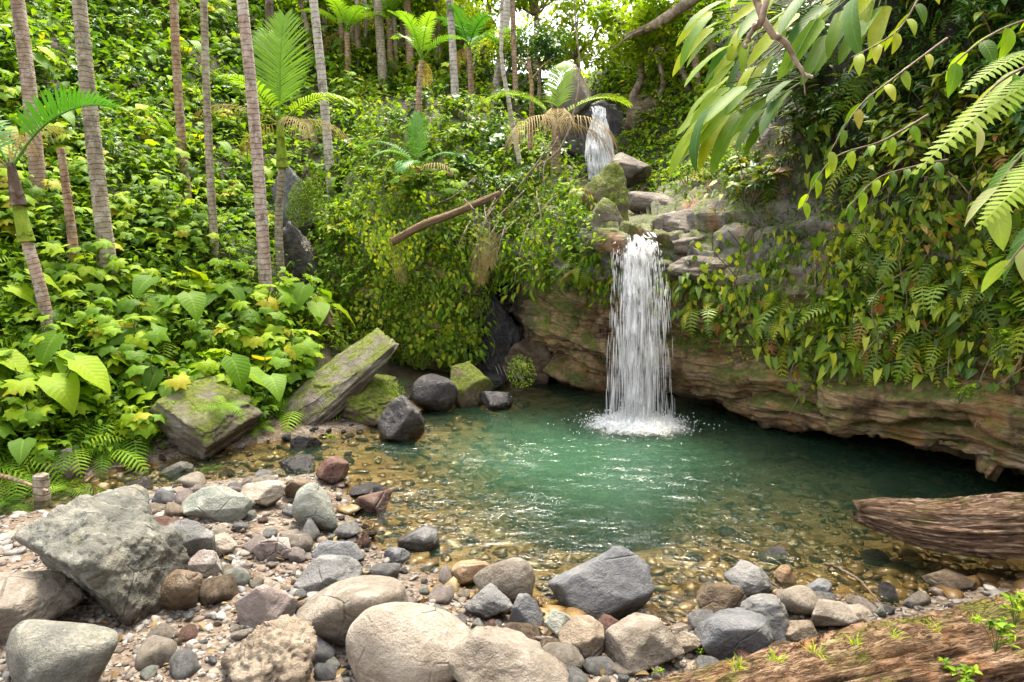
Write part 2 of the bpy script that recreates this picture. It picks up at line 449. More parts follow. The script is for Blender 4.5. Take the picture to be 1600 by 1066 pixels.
# ------------------------------------------------------------------ materials of the land
def mat_ground():
    N = NT('earth_and_gravel')
    p = N.pos(); z = N.attr('zone').outputs['Fac']; un = N.attr('under').outputs['Fac']
    v1 = N.voro(p, 22, out='Color'); g = N.sep(v1)[0]
    grav = N.ramp(g, [(0, (.08, .062, .048)), (.35, (.15, .118, .09)), (.65, (.22, .185, .15)), (1, (.30, .27, .23))])
    big = N.noise(p, 1.3, 4)
    grav = N.mix(N.ramp(big, [(.42, 0.), (.62, .75)]), grav, (.13, .085, .055))
    bedc = N.ramp(N.sep(N.voro(p, 7, out='Color'))[1], [(0, (.14, .10, .04)), (.5, (.27, .18, .07)), (1, (.33, .26, .13))])
    grav = N.mix(un, grav, bedc)
    soil = N.ramp(N.noise(p, 6, 5), [(.3, (.018, .013, .008)), (.6, (.05, .035, .02)), (.8, (.08, .055, .03))])
    moss = N.ramp(N.noise(p, 1.7, 5), [(.45, 0.), (.6, .8)])
    soil = N.mix(moss, soil, (.035, .06, .012))
    col = N.mix(z, grav, soil)
    wz_ = N.ramp(N.math('ADD', N.sep(p)[2], N.math('MULTIPLY', big, .10)), [(.06, .7), (.16, 0.)])
    col = N.mix(wz_, col, N.mix(1., col, (.38, .35, .33), 'MULTIPLY'))
    h = N.math('ADD', N.voro(p, 22), N.math('MULTIPLY', N.noise(p, 45, 3), .6))
    return N.done(N.bsdf(col, .8, .25, N.bump(h, .7, .04)))
def mat_cliff():
    N = NT('stratified_rock')
    p = N.pos()
    x, y, z = N.sep(p)[:3]
    q = N.mapping(p, (.8, .8, 5.5), (0, math.radians(-4), 0))
    lay = N.noise(q, 1.6, 6, .65, .4)
    n1 = N.noise(p, 1.1, 5); n2 = N.noise(p, 6, 6, .65)
    base = N.ramp(lay, [(.32, (.03, .022, .016)), (.42, (.17, .115, .06)), (.50, (.36, .245, .12)), (.57, (.16, .115, .065)), (.64, (.38, .29, .18)), (.74, (.22, .165, .11))])
    grey = N.ramp(n2, [(.3, (.09, .085, .08)), (.6, (.22, .21, .20)), (.8, (.32, .30, .28))])
    up = N.ramp(N.math('ADD', z, N.math('MULTIPLY', n1, .8)), [(.0, 0.), (1., 1.)])
    gm = N.ramp(N.math('DIVIDE', N.math('ADD', z, N.math('MULTIPLY', n1, 1.2)), 4.0), [(.60, 0.), (.75, .9)])
    col = N.mix(gm, base, grey)
    # orange-brown seep stains and dark algae stains
    st = N.noise(N.mapping(p, (2.2, 2.2, .55)), 1.5, 5, .6)
    col = N.mix(N.ramp(st, [(.5, 0.), (.62, .7)]), col, N.mix(1.0, col, (.25, .2, .18), 'MULTIPLY'))
    col = N.mix(N.ramp(N.noise(N.mapping(p, (1.7, 1.7, .5), loc=(3, 1, 2)), 1.3, 4), [(.52, 0.), (.64, .6)]), col, (.27, .125, .035))
    # moss and algae
    nz = N.sep(N.n('ShaderNodeNewGeometry').outputs['Normal'])[2]
    mo = N.math('ADD', N.math('MULTIPLY', nz, .16), N.noise(p, 2.3, 6, .65))
    mm = N.ramp(mo, [(.51, 0.), (.64, .85)])
    mcol = N.ramp(N.noise(p, 14, 4), [(.3, (.03, .045, .006)), (.6, (.10, .13, .015)), (.8, (.17, .18, .02))])
    col = N.mix(mm, col, mcol)
    shade_m = N.math('MULTIPLY', N.ramp(N.math('DIVIDE', N.math('ADD', z, n1), 8.0), [(.42, 0.), (.54, 1.)]), N.ramp(N.math('DIVIDE', x, 10.0), [(.36, 0.), (.44, 1.)]))
    col = N.mix(N.math('MULTIPLY', shade_m, .92), col, (.016, .013, .009))  # deep shade of the upper right painted into the rock colour
    # wet dark band near the water
    wet = N.ramp(N.math('ADD', z, N.math('MULTIPLY', N.noise(p, 2, 4), .5)), [(.22, 1.), (.55, 0.)])
    col = N.mix(N.math('MULTIPLY', wet, .75), col, N.mix(1.0, col, (.22, .2, .2), 'MULTIPLY'))
    # cave mouth: black wet algae on the rock round the left trickle
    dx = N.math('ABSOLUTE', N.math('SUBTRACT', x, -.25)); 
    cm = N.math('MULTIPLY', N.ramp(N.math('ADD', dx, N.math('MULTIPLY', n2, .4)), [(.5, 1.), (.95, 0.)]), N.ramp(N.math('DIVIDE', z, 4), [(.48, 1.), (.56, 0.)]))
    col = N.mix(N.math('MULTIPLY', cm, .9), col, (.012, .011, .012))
    rough = N.math('SUBTRACT', .75, N.math('MULTIPLY', N.math('MAXIMUM', wet, cm), .5))
    h = N.math('ADD', N.math('MULTIPLY', lay, 1.2), N.math('ADD', n2, N.math('MULTIPLY', N.noise(p, 25, 5, .7), .4)))
    return N.done(N.bsdf(col, rough, .4, N.bump(h, .9, .06)))

M_GROUND = mat_ground(); M_CLIFF = mat_cliff()
o = add('ground', mesh_np('ground', GV, GQ, attr={'zone': zone, 'under': under}, mats=[M_GROUND])); tag(o, kind='structure')
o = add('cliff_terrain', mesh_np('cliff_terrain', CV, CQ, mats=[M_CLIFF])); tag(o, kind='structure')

# ------------------------------------------------------------------ water
def mat_water():
    N = NT('pool_water')
    p = N.pos()
    dep = N.attr('depth').outputs['Fac']
    w1 = N.noise(N.mapping(p, (1, 1.6, 1)), 3.2, 3, .5, .6); w2 = N.noise(N.mapping(p, (1, 1.5, 1)), 11, 3, .55, .5); w3 = N.noise(p, 34, 2)
    h = N.math('ADD', N.math('MULTIPLY', w1, 1.0), N.math('ADD', N.math('MULTIPLY', w2, .42), N.math('MULTIPLY', w3, .10)))
    calm = N.ramp(N.noise(p, .55, 2), [(.38, .25), (.6, 1.)])
    nrm = N.bump(N.math('MULTIPLY', h, calm), .7, .08)
    op = N.math('SUBTRACT', 1.0, N.math('EXPONENT', N.math('MULTIPLY', dep, -.85)))
    dcol = N.ramp(N.noise(p, .8, 3), [(.3, (.036, .098, .056)), (.7, (.056, .132, .076))])
    dif = N.n('ShaderNodeBsdfDiffuse'); N.put(dif.inputs['Color'], dcol)
    tint = N.mix(N.math('MULTIPLY', op, .9), (.96, .91, .76), (.78, .88, .6))
    tr = N.n('ShaderNodeBsdfTransparent'); N.put(tr.inputs['Color'], tint)
    body = N.mixs(N.math('MULTIPLY', op, .95), tr.outputs[0], dif.outputs[0])
    gl = N.n('ShaderNodeBsdfGlossy'); gl.inputs['Roughness'].default_value = .04; N.put(gl.inputs['Normal'], nrm)
    fr = N.n('ShaderNodeFresnel'); fr.inputs['IOR'].default_value = 1.33; N.put(fr.inputs['Normal'], nrm)
    return N.done(N.mixs(fr.outputs[0], body, gl.outputs[0]))
M_WATER = mat_water()
wx, wy = np.arange(-11, 9, .05), np.arange(3.3, 15, .05)
WX, WY = np.meshgrid(wx, wy, indexing='ij'); WP = np.stack([WX.ravel(), WY.ravel()], 1)
WD = np.clip(-ground(WP), 0, 5)
W3 = np.column_stack([WP, np.zeros(len(WP))])
FALL = np.array([1.83, 9.78])
rr = np.hypot(WP[:, 0]-FALL[0], (WP[:, 1]-FALL[1])*1.15)
rip = .02*np.sin(rr*19-3*fbm(W3, .8, 2)*2)*np.exp(-rr*.55)*smooth(.3, .8, rr)
wz = rip+.016*fbm(W3*[1, 1.8, 1], 1.6, 3)*smooth(0, .25, WD)+.008*fbm(W3*[1, 1.7, 1], 5.5, 2)*smooth(0, .15, WD)
keep = np.zeros((len(wx), len(wy)), bool)
g4 = (WD > 0).reshape(len(wx), len(wy))
WQ = grid_quads(len(wx), len(wy))
WQ = WQ[(WD[WQ] > 0).any(1)]
used = np.unique(WQ); rm = -np.ones(len(WP), int); rm[used] = np.arange(len(used))
o = add('pool_water', mesh_np('pool_water', np.column_stack([WP, wz])[used], rm[WQ], attr={'depth': WD[used]}, mats=[M_WATER])); tag(o, kind='structure')

# ------------------------------------------------------------------ light
SUN_EL, SUN_AZ = math.radians(66), math.radians(8)   # azimuth from +Y toward +X
sd = Vector((math.sin(SUN_AZ)*math.cos(SUN_EL), math.cos(SUN_AZ)*math.cos(SUN_EL), math.sin(SUN_EL)))
sl = bpy.data.lights.new('sun', 'SUN'); sl.energy = 1.5; sl.angle = math.radians(14); sl.color = (1, .84, .58)
so = bpy.data.objects.new('sun', sl); COL.objects.link(so); so.rotation_euler = sd.to_track_quat('Z', 'Y').to_euler(); so.location = (0, 0, 30)
W = bpy.data.worlds.new('World'); SC.world = W; W.use_nodes = True
wt = W.node_tree; wt.nodes.clear()
sky = wt.nodes.new('ShaderNodeTexSky'); sky.sky_type = 'NISHITA'; sky.sun_disc = False
sky.sun_elevation = SUN_EL; sky.sun_rotation = SUN_AZ; sky.air_density = 1.0; sky.dust_density = 4.0; sky.ozone_density = .6
hs = wt.nodes.new('ShaderNodeHueSaturation'); hs.inputs['Saturation'].default_value = .10
bg = wt.nodes.new('ShaderNodeBackground'); bg.inputs['Strength'].default_value = .15
wo = wt.nodes.new('ShaderNodeOutputWorld')
wt.links.new(sky.outputs[0], hs.inputs['Color']); wt.links.new(hs.outputs[0], bg.inputs['Color']); wt.links.new(bg.outputs[0], wo.inputs['Surface'])
SC.view_settings.view_transform = 'Standard'; SC.view_settings.look = 'None'
SC.view_settings.exposure = 2.2; SC.view_settings.gamma = 1
cy = SC.cycles
cy.max_bounces = 8; cy.diffuse_bounces = 4; cy.glossy_bounces = 3; cy.transmission_bounces = 4; cy.transparent_max_bounces = 24
cy.caustics_reflective = False; cy.caustics_refractive = False
# ------------------------------------------------------------------ leaf templates (leaf base at origin, along +Y, face +Z)
def leaf(L=1., W=.5, rows=5, prof='ovate', fold=.25, droop=.5, tw=0., wav=0.):
    V, A = [], []
    y = z = 0.0; ang = 0.15*droop
    for i in range(rows+1):
        t = i/rows
        if prof == 'ovate': w = math.sin(PI*t**.62)**.85
        elif prof == 'lance': w = math.sin(PI*t**.8)**.8
        elif prof == 'heart': w = (math.sin(PI*t**.45)**.8) if t > 0 else .25
        elif prof == 'oblong': w = min(1, (t/.14)**.6)*min(1, ((1-t)/.3)**.6)
        elif prof == 'tri': w = (1-t)**.8 if t > .08 else .8
        w = max(w, .02)*W*.5
        if i:
            y += L/rows*math.cos(ang); z -= L/rows*math.sin(ang); ang += droop/rows
        yb = y - (.12*L if prof in ('heart', 'tri') and i == 0 else 0)
        wz = wav*W*math.sin(i*2.4)
        V += [(-w, yb, z+fold*w+wz), (0, y, z), (w, yb, z+fold*w-wz)]
        A += [(-1, t, 0), (0, t, 0), (1, t, 0)]
    Q = []
    for i in range(rows):
        a = i*3
        Q += [(a, a+1, a+4, a+3), (a+1, a+2, a+5, a+4)]
    return Tpl(V, Q, None, A)

def lobed_leaf(R=.2, lobes=7, droop=.35, notch=.6):
    V = [(0, R*.28, 0)]; A = [(0, .3, 0)]
    n = lobes*2+1
    pts = []
    for k in range(n):
        a = -PI*.82+2*PI*.82*k/(n-1)
        tip = k % 2 == 1
        r = R*(1.0 if tip else notch)*(1-.22*abs(a)/PI)
        if k in (0, n-1): r = R*.22
        pts.append((a, r))
    for a, r in pts:
        x, y = r*math.sin(a), R*.28+r*math.cos(a)
        V.append((x, y, -droop*(r*r)/R)); A.append((1, .3+.7*r/R, 0))
    # mid ring for drooping shape
    m = len(V)
    for a, r in pts:
        r2 = r*.55
        V.append((r2*math.sin(a), R*.28+r2*math.cos(a), .02*R)); A.append((.04 if False else .5, .3+.4*r/R, 0))
    T, Q = [], []
    for k in range(n-1):
        T.append((0, m+k+1, m+k)); Q.append((m+k, m+k+1, 1+k+1, 1+k))
    return Tpl(V, Q, T, A)

def frond(L=.8, n=14, wmax=.16, droop=1.0, lift=0.9, leafw=.5, drp=.25):
    """fern frond along +Y: arching rachis with tapered pinnae"""
    V, Q, A = [], [], []
    y = z = 0; ang = lift
    pts = []
    for i in range(n+1):
        pts.append((y, z, ang))
        y += L/n*math.cos(ang); z += L/n*math.sin(ang); ang -= droop/n*1.6
    for i in range(n+1):
        t = i/n
        y, z, a = pts[i]
        if i < n:
            y2, z2, _ = pts[i+1]; b = len(V)
            r = .006*L*(1-t)+.002
            V += [(-r, y, z), (r, y, z), (r, y2, z2), (-r, y2, z2)]; A += [(.0, t, 0)]*4; Q.append((b, b+1, b+2, b+3))
        if t < .1: continue
        w = wmax*2*(math.sin(PI*min(1, (t*.86+.12)))**.8)*.5
        pw = L/n*leafw*.98
        for s in (-1, 1):
            b = len(V)
            ca, sa = math.cos(a), math.sin(a)
            for (u, hw) in ((0., .75), (.55, .8), (1., .04)):
                fx = s*w*u; fy = w*u*.35; dz = -drp*w*u*u
                for q in (-1, 1):
                    ly = fy+q*hw*pw*.5
                    V.append((fx, y+ly*ca-dz*sa*0, z+ly*sa+dz)); A.append((.6*q, u, 0))
            f = [(b, b+1, b+3, b+2), (b+2, b+3, b+5, b+4)]
            Q += f if s < 0 else [x[::-1] for x in f]
    return Tpl(V, Q, None, A)

def palm_frond(L=1.6, n=32, ll=.55, lift=1.0, droop=1.1, vee=.5, hang=.35, lw=.035, stalk=.18):
    V, Q, A = [], [], []
    pts = []; y = z = 0; ang = lift
    for i in range(n+1):
        pts.append(np.array((0, y, z))); 
        y += L/n*math.cos(ang); z += L/n*math.sin(ang); ang -= droop/n*(.4+1.2*i/n)
    pts = np.array(pts); tan = np.gradient(pts, axis=0); tan /= np.linalg.norm(tan, axis=1)[:, None]
    ra = tube(pts, np.linspace(.018, .004, n+1)*L/1.6, 5, False); ra.A[:] = (0, .5, .5)
    for i in range(n+1):
        t = i/n
        if t < stalk: continue
        u = (t-stalk)/(1-stalk)
        l = ll*(.55+.45*math.sin(PI*min(1, u*.9+.12)))*(1-.45*u**3)
        nrm = np.cross(np.array((1., 0, 0)), tan[i])
        for s in (-1, 1):
            j = random.uniform(-.08, .08)
            d = tan[i]*(.55+.5*u+j)+np.array((s*1., 0, 0))*(1-.35*u)+nrm*(vee*(1-u*.5)+j)
            d /= np.linalg.norm(d)
            side = np.cross(d, nrm); side /= np.linalg.norm(side)+1e-9
            b = len(V)
            for k, (f, wv) in enumerate(((0, .55), (.33, 1.), (.68, .8), (1, .05))):
                p = pts[i]+d*l*f+np.array((0, 0, -hang*l*f**2.2))
                V += [p-side*lw*.5*wv, p+side*lw*.5*wv]; A += [(-.5, f, 0), (.5, f, 0)]
            for k in range(3):
                Q.append((b+2*k, b+2*k+1, b+2*k+3, b+2*k+2))
    return join([Tpl(V, Q, None, A), ra])

# ------------------------------------------------------------------ leaf materials
G1 = [(0, (.04, .10, .008)), (.3, (.115, .235, .012)), (.65, (.22, .37, .010)), (.95, (.33, .45, .014)), (1, (.42, .38, .03))]
M_BRIGHT = leaf_mat('bright_leaf', G1, .42, .52, .18)
M_FERN = leaf_mat('fern_leaf', [(0, (.065, .16, .010)), (.5, (.165, .32, .018)), (1, (.30, .44, .025))], .38, .55, .15, .35, .3)
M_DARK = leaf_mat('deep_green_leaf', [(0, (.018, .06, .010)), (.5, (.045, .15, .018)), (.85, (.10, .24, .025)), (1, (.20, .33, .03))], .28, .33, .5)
M_YELLOW = leaf_mat('yellow_green_leaf', [(0, (.11, .21, .012)), (.5, (.27, .39, .02)), (.85, (.42, .49, .03)), (1, (.55, .50, .05))], .52, .5, .2)
M_CLIFFLEAF = leaf_mat('cliff_leaf', [(0, (.035, .085, .008)), (.35, (.13, .23, .012)), (.7, (.29, .37, .02)), (.93, (.42, .42, .03)), (1, (.26, .12, .04))], .3, .42, .35, .35)
M_BANANA = leaf_mat('broad_blade_leaf', [(0, (.05, .15, .012)), (.5, (.19, .33, .018)), (1, (.44, .48, .02))], .5, .5, .2, .3, .35)
M_PALM = leaf_mat('palm_leaf', [(0, (.03, .12, .02)), (.5, (.07, .24, .03)), (1, (.16, .36, .04))], .3, .4, .4, .3, .2)
M_PALMY = leaf_mat('sunlit_palm_leaf', [(0, (.08, .22, .015)), (.5, (.17, .34, .02)), (1, (.33, .44, .03))], .42, .4, .4, .2, .2)  # lighter copy of the palm leaf with sunlight put into its colour
M_DRY = leaf_mat('dry_leaf', [(0, (.12, .075, .035)), (.5, (.28, .19, .09)), (1, (.45, .34, .18))], .25, .7, .2)
M_PALE = leaf_mat('two_tone_leaf', [(0, (.07, .18, .02)), (.45, (.17, .31, .03)), (.8, (.34, .42, .09)), (1, (.50, .52, .26))], .35, .5, .3)
M_MOSS = leaf_mat('moss_leaf', [(0, (.06, .13, .008)), (.5, (.16, .27, .012)), (1, (.30, .38, .02))], .3, .7, .2)

def mat_stem(name, a, b):
    N = NT(name); n = N.noise(N.obj(), 14, 4)
    return N.done(N.bsdf(N.ramp(n, [(.3, a), (.7, b)]), .7, .3, N.bump(n, .4, .01)))
M_STEM = mat_stem('green_stem', (.05, .09, .02), (.13, .17, .04))
M_TWIG = mat_stem('woody_twig', (.07, .05, .03), (.20, .15, .10))

# ------------------------------------------------------------------ plant templates (several variants each); Z up, +Y is the open side
def rr_(a, b): return random.uniform(a, b)
def stem_tube(a, b, r, bend=.06, n=5, sides=4):
    a, b = np.array(a, float), np.array(b, float)
    t = np.linspace(0, 1, n)[:, None]
    p = a+(b-a)*t+np.array((0, 0, 1.))*bend*np.sin(t*PI)
    q = tube(p, np.linspace(r, r*.6, n), sides, False); q.mq[:] = 1; return q

def v_lobed():
    parts = []
    for s in range(random.randint(4, 6)):
        a = rr_(0, 2*PI); lean = rr_(.05, .38); H = rr_(.45, .9)
        top = np.array((math.cos(a)*lean, math.sin(a)*lean, H))
        parts.append(stem_tube((rr_(-.05, .05), rr_(-.05, .05), -.15), top, .012, .02))
        for k in range(random.randint(4, 6)):
            f = rr_(.45, 1.0); p0 = top*f
            b = k*2.4+rr_(-.5, .5); pl = rr_(.10, .22)
            d = np.array((math.cos(b), math.sin(b), rr_(.15, .5)))
            p1 = p0+d*pl; parts.append(stem_tube(p0, p1, .005, 0, 2, 3))
            R = rr_(.12, .21)
            lf = lobed_leaf(R, random.choice((5, 5, 7)), rr_(.2, .5), rr_(.62, .8))
            out = np.array((math.cos(b), math.sin(b), -rr_(.05, .5)))
            F = frame(out, (rr_(-.3, .3), rr_(-.3, .1), 1))
            parts.append(lf.xf(F, p1, rr_(.15, 1)))
    return join(parts)
def v_fern(n=9, L=(.5, .85)):
    parts = []
    for k in range(n):
        a = 2*PI*k/n+rr_(-.3, .3); l = rr_(*L)
        f = frond(l, 15, l*rr_(.2, .26), rr_(.9, 1.4), rr_(.6, 1.15), .58, .3)
        parts.append(f.xf(rotm('z', a), (0, 0, 0), rr_(.1, 1)))
    return join(parts)
def v_taro():
    parts = []
    for k in range(random.randint(4, 6)):
        a = rr_(0, 2*PI); H = rr_(.35, .75); o = rr_(.15, .4)
        p1 = np.array((math.cos(a)*o, math.sin(a)*o, H))
        parts.append(stem_tube((0, 0, -.1), p1, .013, .05))
        L = rr_(.34, .5)
        lf = leaf(L, L*.78, 6, 'heart', .22, rr_(.4, .9), wav=.03)
        parts.append(lf.xf(frame((math.cos(a), math.sin(a), -rr_(.1, .7)), (0, 0, 1)), p1, rr_(.2, .95)))
    return join(parts)
def v_leafy(n=75, R=.42, ll=(.10, .17), prof='ovate', wr=.5, branches=9):
    parts = []
    tips = []
    for b in range(branches):
        a = rr_(0, 2*PI); e = rr_(.15, 1.35); r = R*rr_(.7, 1.1)
        tip = np.array((math.cos(a)*math.cos(e)*r, math.sin(a)*math.cos(e)*r, math.sin(e)*r+.12))
        tips.append(tip); parts.append(stem_tube((0, 0, -.12), tip, .009, .08))
    lf = [leaf(1, wr, 4, prof, .3, d) for d in (.3, .7, 1.1)]
    for k in range(n):
        tip = random.choice(tips); f = rr_(.4, 1.02)
        p = tip*f+np.array((0, 0, .08*math.sin(f*PI)))
        a = rr_(0, 2*PI)
        d = np.array((math.cos(a), math.sin(a), rr_(-.6, .35)))+tip/np.linalg.norm(tip)*.5
        l = rr_(*ll)
        parts.append(random.choice(lf).xf(frame(d, (rr_(-.4, .4), rr_(-.4, .4), 1))*l, p, rr_(0, 1)))
    return join(parts)
# wall plants: Z = away from the wall, Y = up the wall
def v_vine(n=80, w=.5, h=.65, ll=(.07, .13), prof='heart', wr=.8):
    parts = []
    lf = [leaf(1, wr, 4, prof, .25, d) for d in (.2, .5, .9)]
    for s in range(5):
        x = rr_(-w, w)*.8
        p = np.array([(x+.12*math.sin(i*1.3+s), h-(h*2)*i/6, rr_(.02, .10)) for i in range(7)])
        q = tube(spline(p, 14), .006, 4, False); q.mq[:] = 1; parts.append(q)
    for k in range(n):
        r = math.sqrt(random.random()); a = rr_(0, 2*PI)
        p = (w*r*math.cos(a), h*r*math.sin(a), rr_(.02, .22)*(1.2-r))
        d = np.array((rr_(-.7, .7), -1+rr_(-.2, .5), rr_(-.2, .5)))
        parts.append(random.choice(lf).xf(frame(d, (rr_(-.4, .4), rr_(.1, .8), 1))*rr_(*ll), p, rr_(0, 1)))
    return join(parts)
def v_hangfern(n=8, L=(.3, .6)):
    parts = []
    for k in range(n):
        l = rr_(*L)
        f = frond(l, 13, l*rr_(.14, .2), rr_(1.0, 1.9), rr_(-.1, .6), .62, .15)   # along +Y, arching about X
        a = rr_(-1.0, 1.0)
        # lay it: frond Y -> outward(+Z)/sideways, gravity -Y
        M = np.array([[1, 0, 0], [0, 0, 1], [0, 1, 0]], float)
        R = rotm('y', a)
        parts.append(f.xf(R @ M, (rr_(-.12, .12), rr_(-.1, .1), 0), rr_(0, 1)))
    return join(parts)
def v_pointed(n=26, ll=(.09, .17)):
    parts = []
    lf = [leaf(1, .52, 4, 'tri', .28, d) for d in (.15, .4, .7)]
    for k in range(n):
        p = np.array((rr_(-.28, .28), rr_(-.26, .3), rr_(.04, .22)))
        d = np.array((rr_(-.45, .45), -1, rr_(-.1, .45)))
        parts.append(random.choice(lf).xf(frame(d, (rr_(-.5, .5), .3, 1))*rr_(*ll), p, rr_(0, 1)))
        if k % 3 == 0: parts.append(stem_tube((p[0]*.4, p[1]+.12, 0), p, .004, 0, 3, 3))
    return join(parts)
def v_grass(n=26, L=(.12, .3)):
    parts = []
    for k in range(n):
        a = rr_(0, 2*PI); l = rr_(*L)
        b = leaf(l, l*.07, 4, 'lance', .2, rr_(.3, 1.4))
        parts.append(b.xf(rotm('z', a) @ rotm('x', rr_(.7, 1.4)), (rr_(-.06, .06), rr_(-.06, .06), 0), rr_(.2, 1)))
    return join(parts)
def v_sprig(n=8, L=.3):
    """twig with pairs of ribbed leaves along +Y"""
    parts = [stem_tube((0, 0, 0), (0, L, -.04), .006, .03)]
    lf = [leaf(1, .42, 5, 'ovate', .25, d) for d in (.5, .9)]
    for k in range(n):
        f = .15+.85*k/n; s = -1 if k % 2 else 1
        d = np.array((s*rr_(.5, 1), rr_(.3, .9), rr_(-.9, -.3)))
        parts.append(random.choice(lf).xf(frame(d, (0, 0, 1))*rr_(.12, .2), (0, L*f, -.03*f), rr_(.1, 1)))
    return join(parts)

KIND = {}
def variants(key, fn, mats, nvar=4, **kw):
    KIND[key] = [fn(**kw).mesh(key, mats) for _ in range(nvar)]
variants('lobed_leaf_shrub', v_lobed, [M_BRIGHT, M_STEM], 6)
variants('fern', v_fern, [M_FERN, M_STEM], 4)
variants('taro_plant', v_taro, [M_BRIGHT, M_STEM], 4)
variants('leafy_shrub', v_leafy, [M_BRIGHT, M_STEM], 4)
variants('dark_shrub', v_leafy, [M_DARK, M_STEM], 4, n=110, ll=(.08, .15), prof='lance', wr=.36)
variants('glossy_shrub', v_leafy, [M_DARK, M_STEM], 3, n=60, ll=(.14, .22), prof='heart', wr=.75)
variants('yellow_shrub', v_leafy, [M_YELLOW, M_STEM], 4, n=90, ll=(.08, .14))
variants('vine', v_vine, [M_YELLOW, M_STEM], 5)
variants('cliff_vine', v_vine, [M_CLIFFLEAF, M_TWIG], 5, n=90, ll=(.06, .11))
variants('drooping_vine', v_vine, [M_BRIGHT, M_STEM], 4, n=70, ll=(.12, .2), prof='lance', wr=.38)
variants('hanging_fern', v_hangfern, [M_CLIFFLEAF, M_STEM], 5)
variants('pointed_leaf_plant', v_pointed, [M_CLIFFLEAF, M_STEM], 6)
variants('grass_tuft', v_grass, [M_YELLOW, M_STEM], 3)
variants('moss_cushion', v_vine, [M_MOSS, M_STEM], 4, n=260, w=.34, h=.4, ll=(.025, .05))
variants('shade_shrub', v_leafy, [M_CLIFFLEAF, M_TWIG], 4, n=80, ll=(.1, .17), prof='ovate', wr=.45)
WALL = {'vine', 'cliff_vine', 'drooping_vine', 'hanging_fern', 'pointed_leaf_plant', 'moss_cushion'}

def wall_rot(n, up=(0, 0, 1)):
    z = np.array(n, float); z /= np.linalg.norm(z)
    y = np.array(up, float)-z*np.dot(up, z); y /= np.linalg.norm(y)+1e-9
    return np.stack([np.cross(y, z), y, z], 1)
def to_mat(R, p, s=1.0):
    M = Matrix.Identity(4)
    for i in range(3):
        for j in range(3): M[i][j] = R[i][j]*s
        M[i][3] = p[i]
    return M
def plant(kind, p, n, s, label, group, cat):
    me = random.choice(KIND[kind])
    if kind in WALL:
        nn = np.array(n); nn = nn/np.linalg.norm(nn)
        if abs(nn[2]) > .75: nn = nn+np.array((0, -.8, 0)); nn /= np.linalg.norm(nn)
        R = wall_rot(nn) @ rotm('z', rr_(-.35, .35))
    else:
        up = np.array((0, 0, 1.))+.45*np.array(n); up /= np.linalg.norm(up)
        a = rr_(0, 2*PI)
        R = frame(np.array((math.cos(a), math.sin(a), 0)), up)
        R = np.stack([np.cross(R[:, 1], up), np.cross(up, np.cross(R[:, 1], up)), up], 1)
        R = R/np.linalg.norm(R, axis=0)
    o = bpy.data.objects.new(kind, me); COL.objects.link(o)
    o.matrix_world = to_mat(R, p, s)
    return tag(o, label, cat, group)
def pick(d):
    ks = list(d); return random.choices(ks, [d[k] for k in ks])[0]
def poly_px(poly, step):
    poly = np.array(poly, float)
    lo, hi = poly.min(0), poly.max(0)
    out = []
    for u in np.arange(lo[0], hi[0], step):
        for v in np.arange(lo[1], hi[1], step*.85):
            out.append((u+rr_(-.5, .5)*step, v+rr_(-.5, .5)*step))
    out = np.array(out)
    return out[inside(out, poly)]
CATS = {'lobed_leaf_shrub': 'shrub', 'fern': 'fern', 'taro_plant': 'taro', 'leafy_shrub': 'shrub', 'dark_shrub': 'shrub', 'glossy_shrub': 'shrub', 'yellow_shrub': 'shrub',
        'vine': 'vine', 'cliff_vine': 'vine', 'drooping_vine': 'vine', 'hanging_fern': 'fern', 'pointed_leaf_plant': 'plant', 'grass_tuft': 'grass tuft', 'moss_cushion': 'moss', 'shade_shrub': 'shrub'}
DESC = {'lobed_leaf_shrub': 'bright green shrub with broad lobed leaves', 'fern': 'light green fern with arching fronds', 'taro_plant': 'plant with big heart-shaped leaves on stalks',
        'leafy_shrub': 'bushy shrub with oval green leaves', 'dark_shrub': 'dense dark shrub with narrow leaves', 'glossy_shrub': 'dark shrub with glossy heart-shaped leaves', 'yellow_shrub': 'sunlit yellow-green bushy shrub',
        'vine': 'green heart-leaved vine clinging', 'cliff_vine': 'olive small-leaved vine clinging', 'drooping_vine': 'vine with long drooping green leaves', 'hanging_fern': 'small fern hanging', 'pointed_leaf_plant': 'clump of pointed downward leaves',
        'grass_tuft': 'tuft of yellow-green grass', 'moss_cushion': 'bright cushion of moss', 'shade_shrub': 'shaded olive-green leafy shrub'}
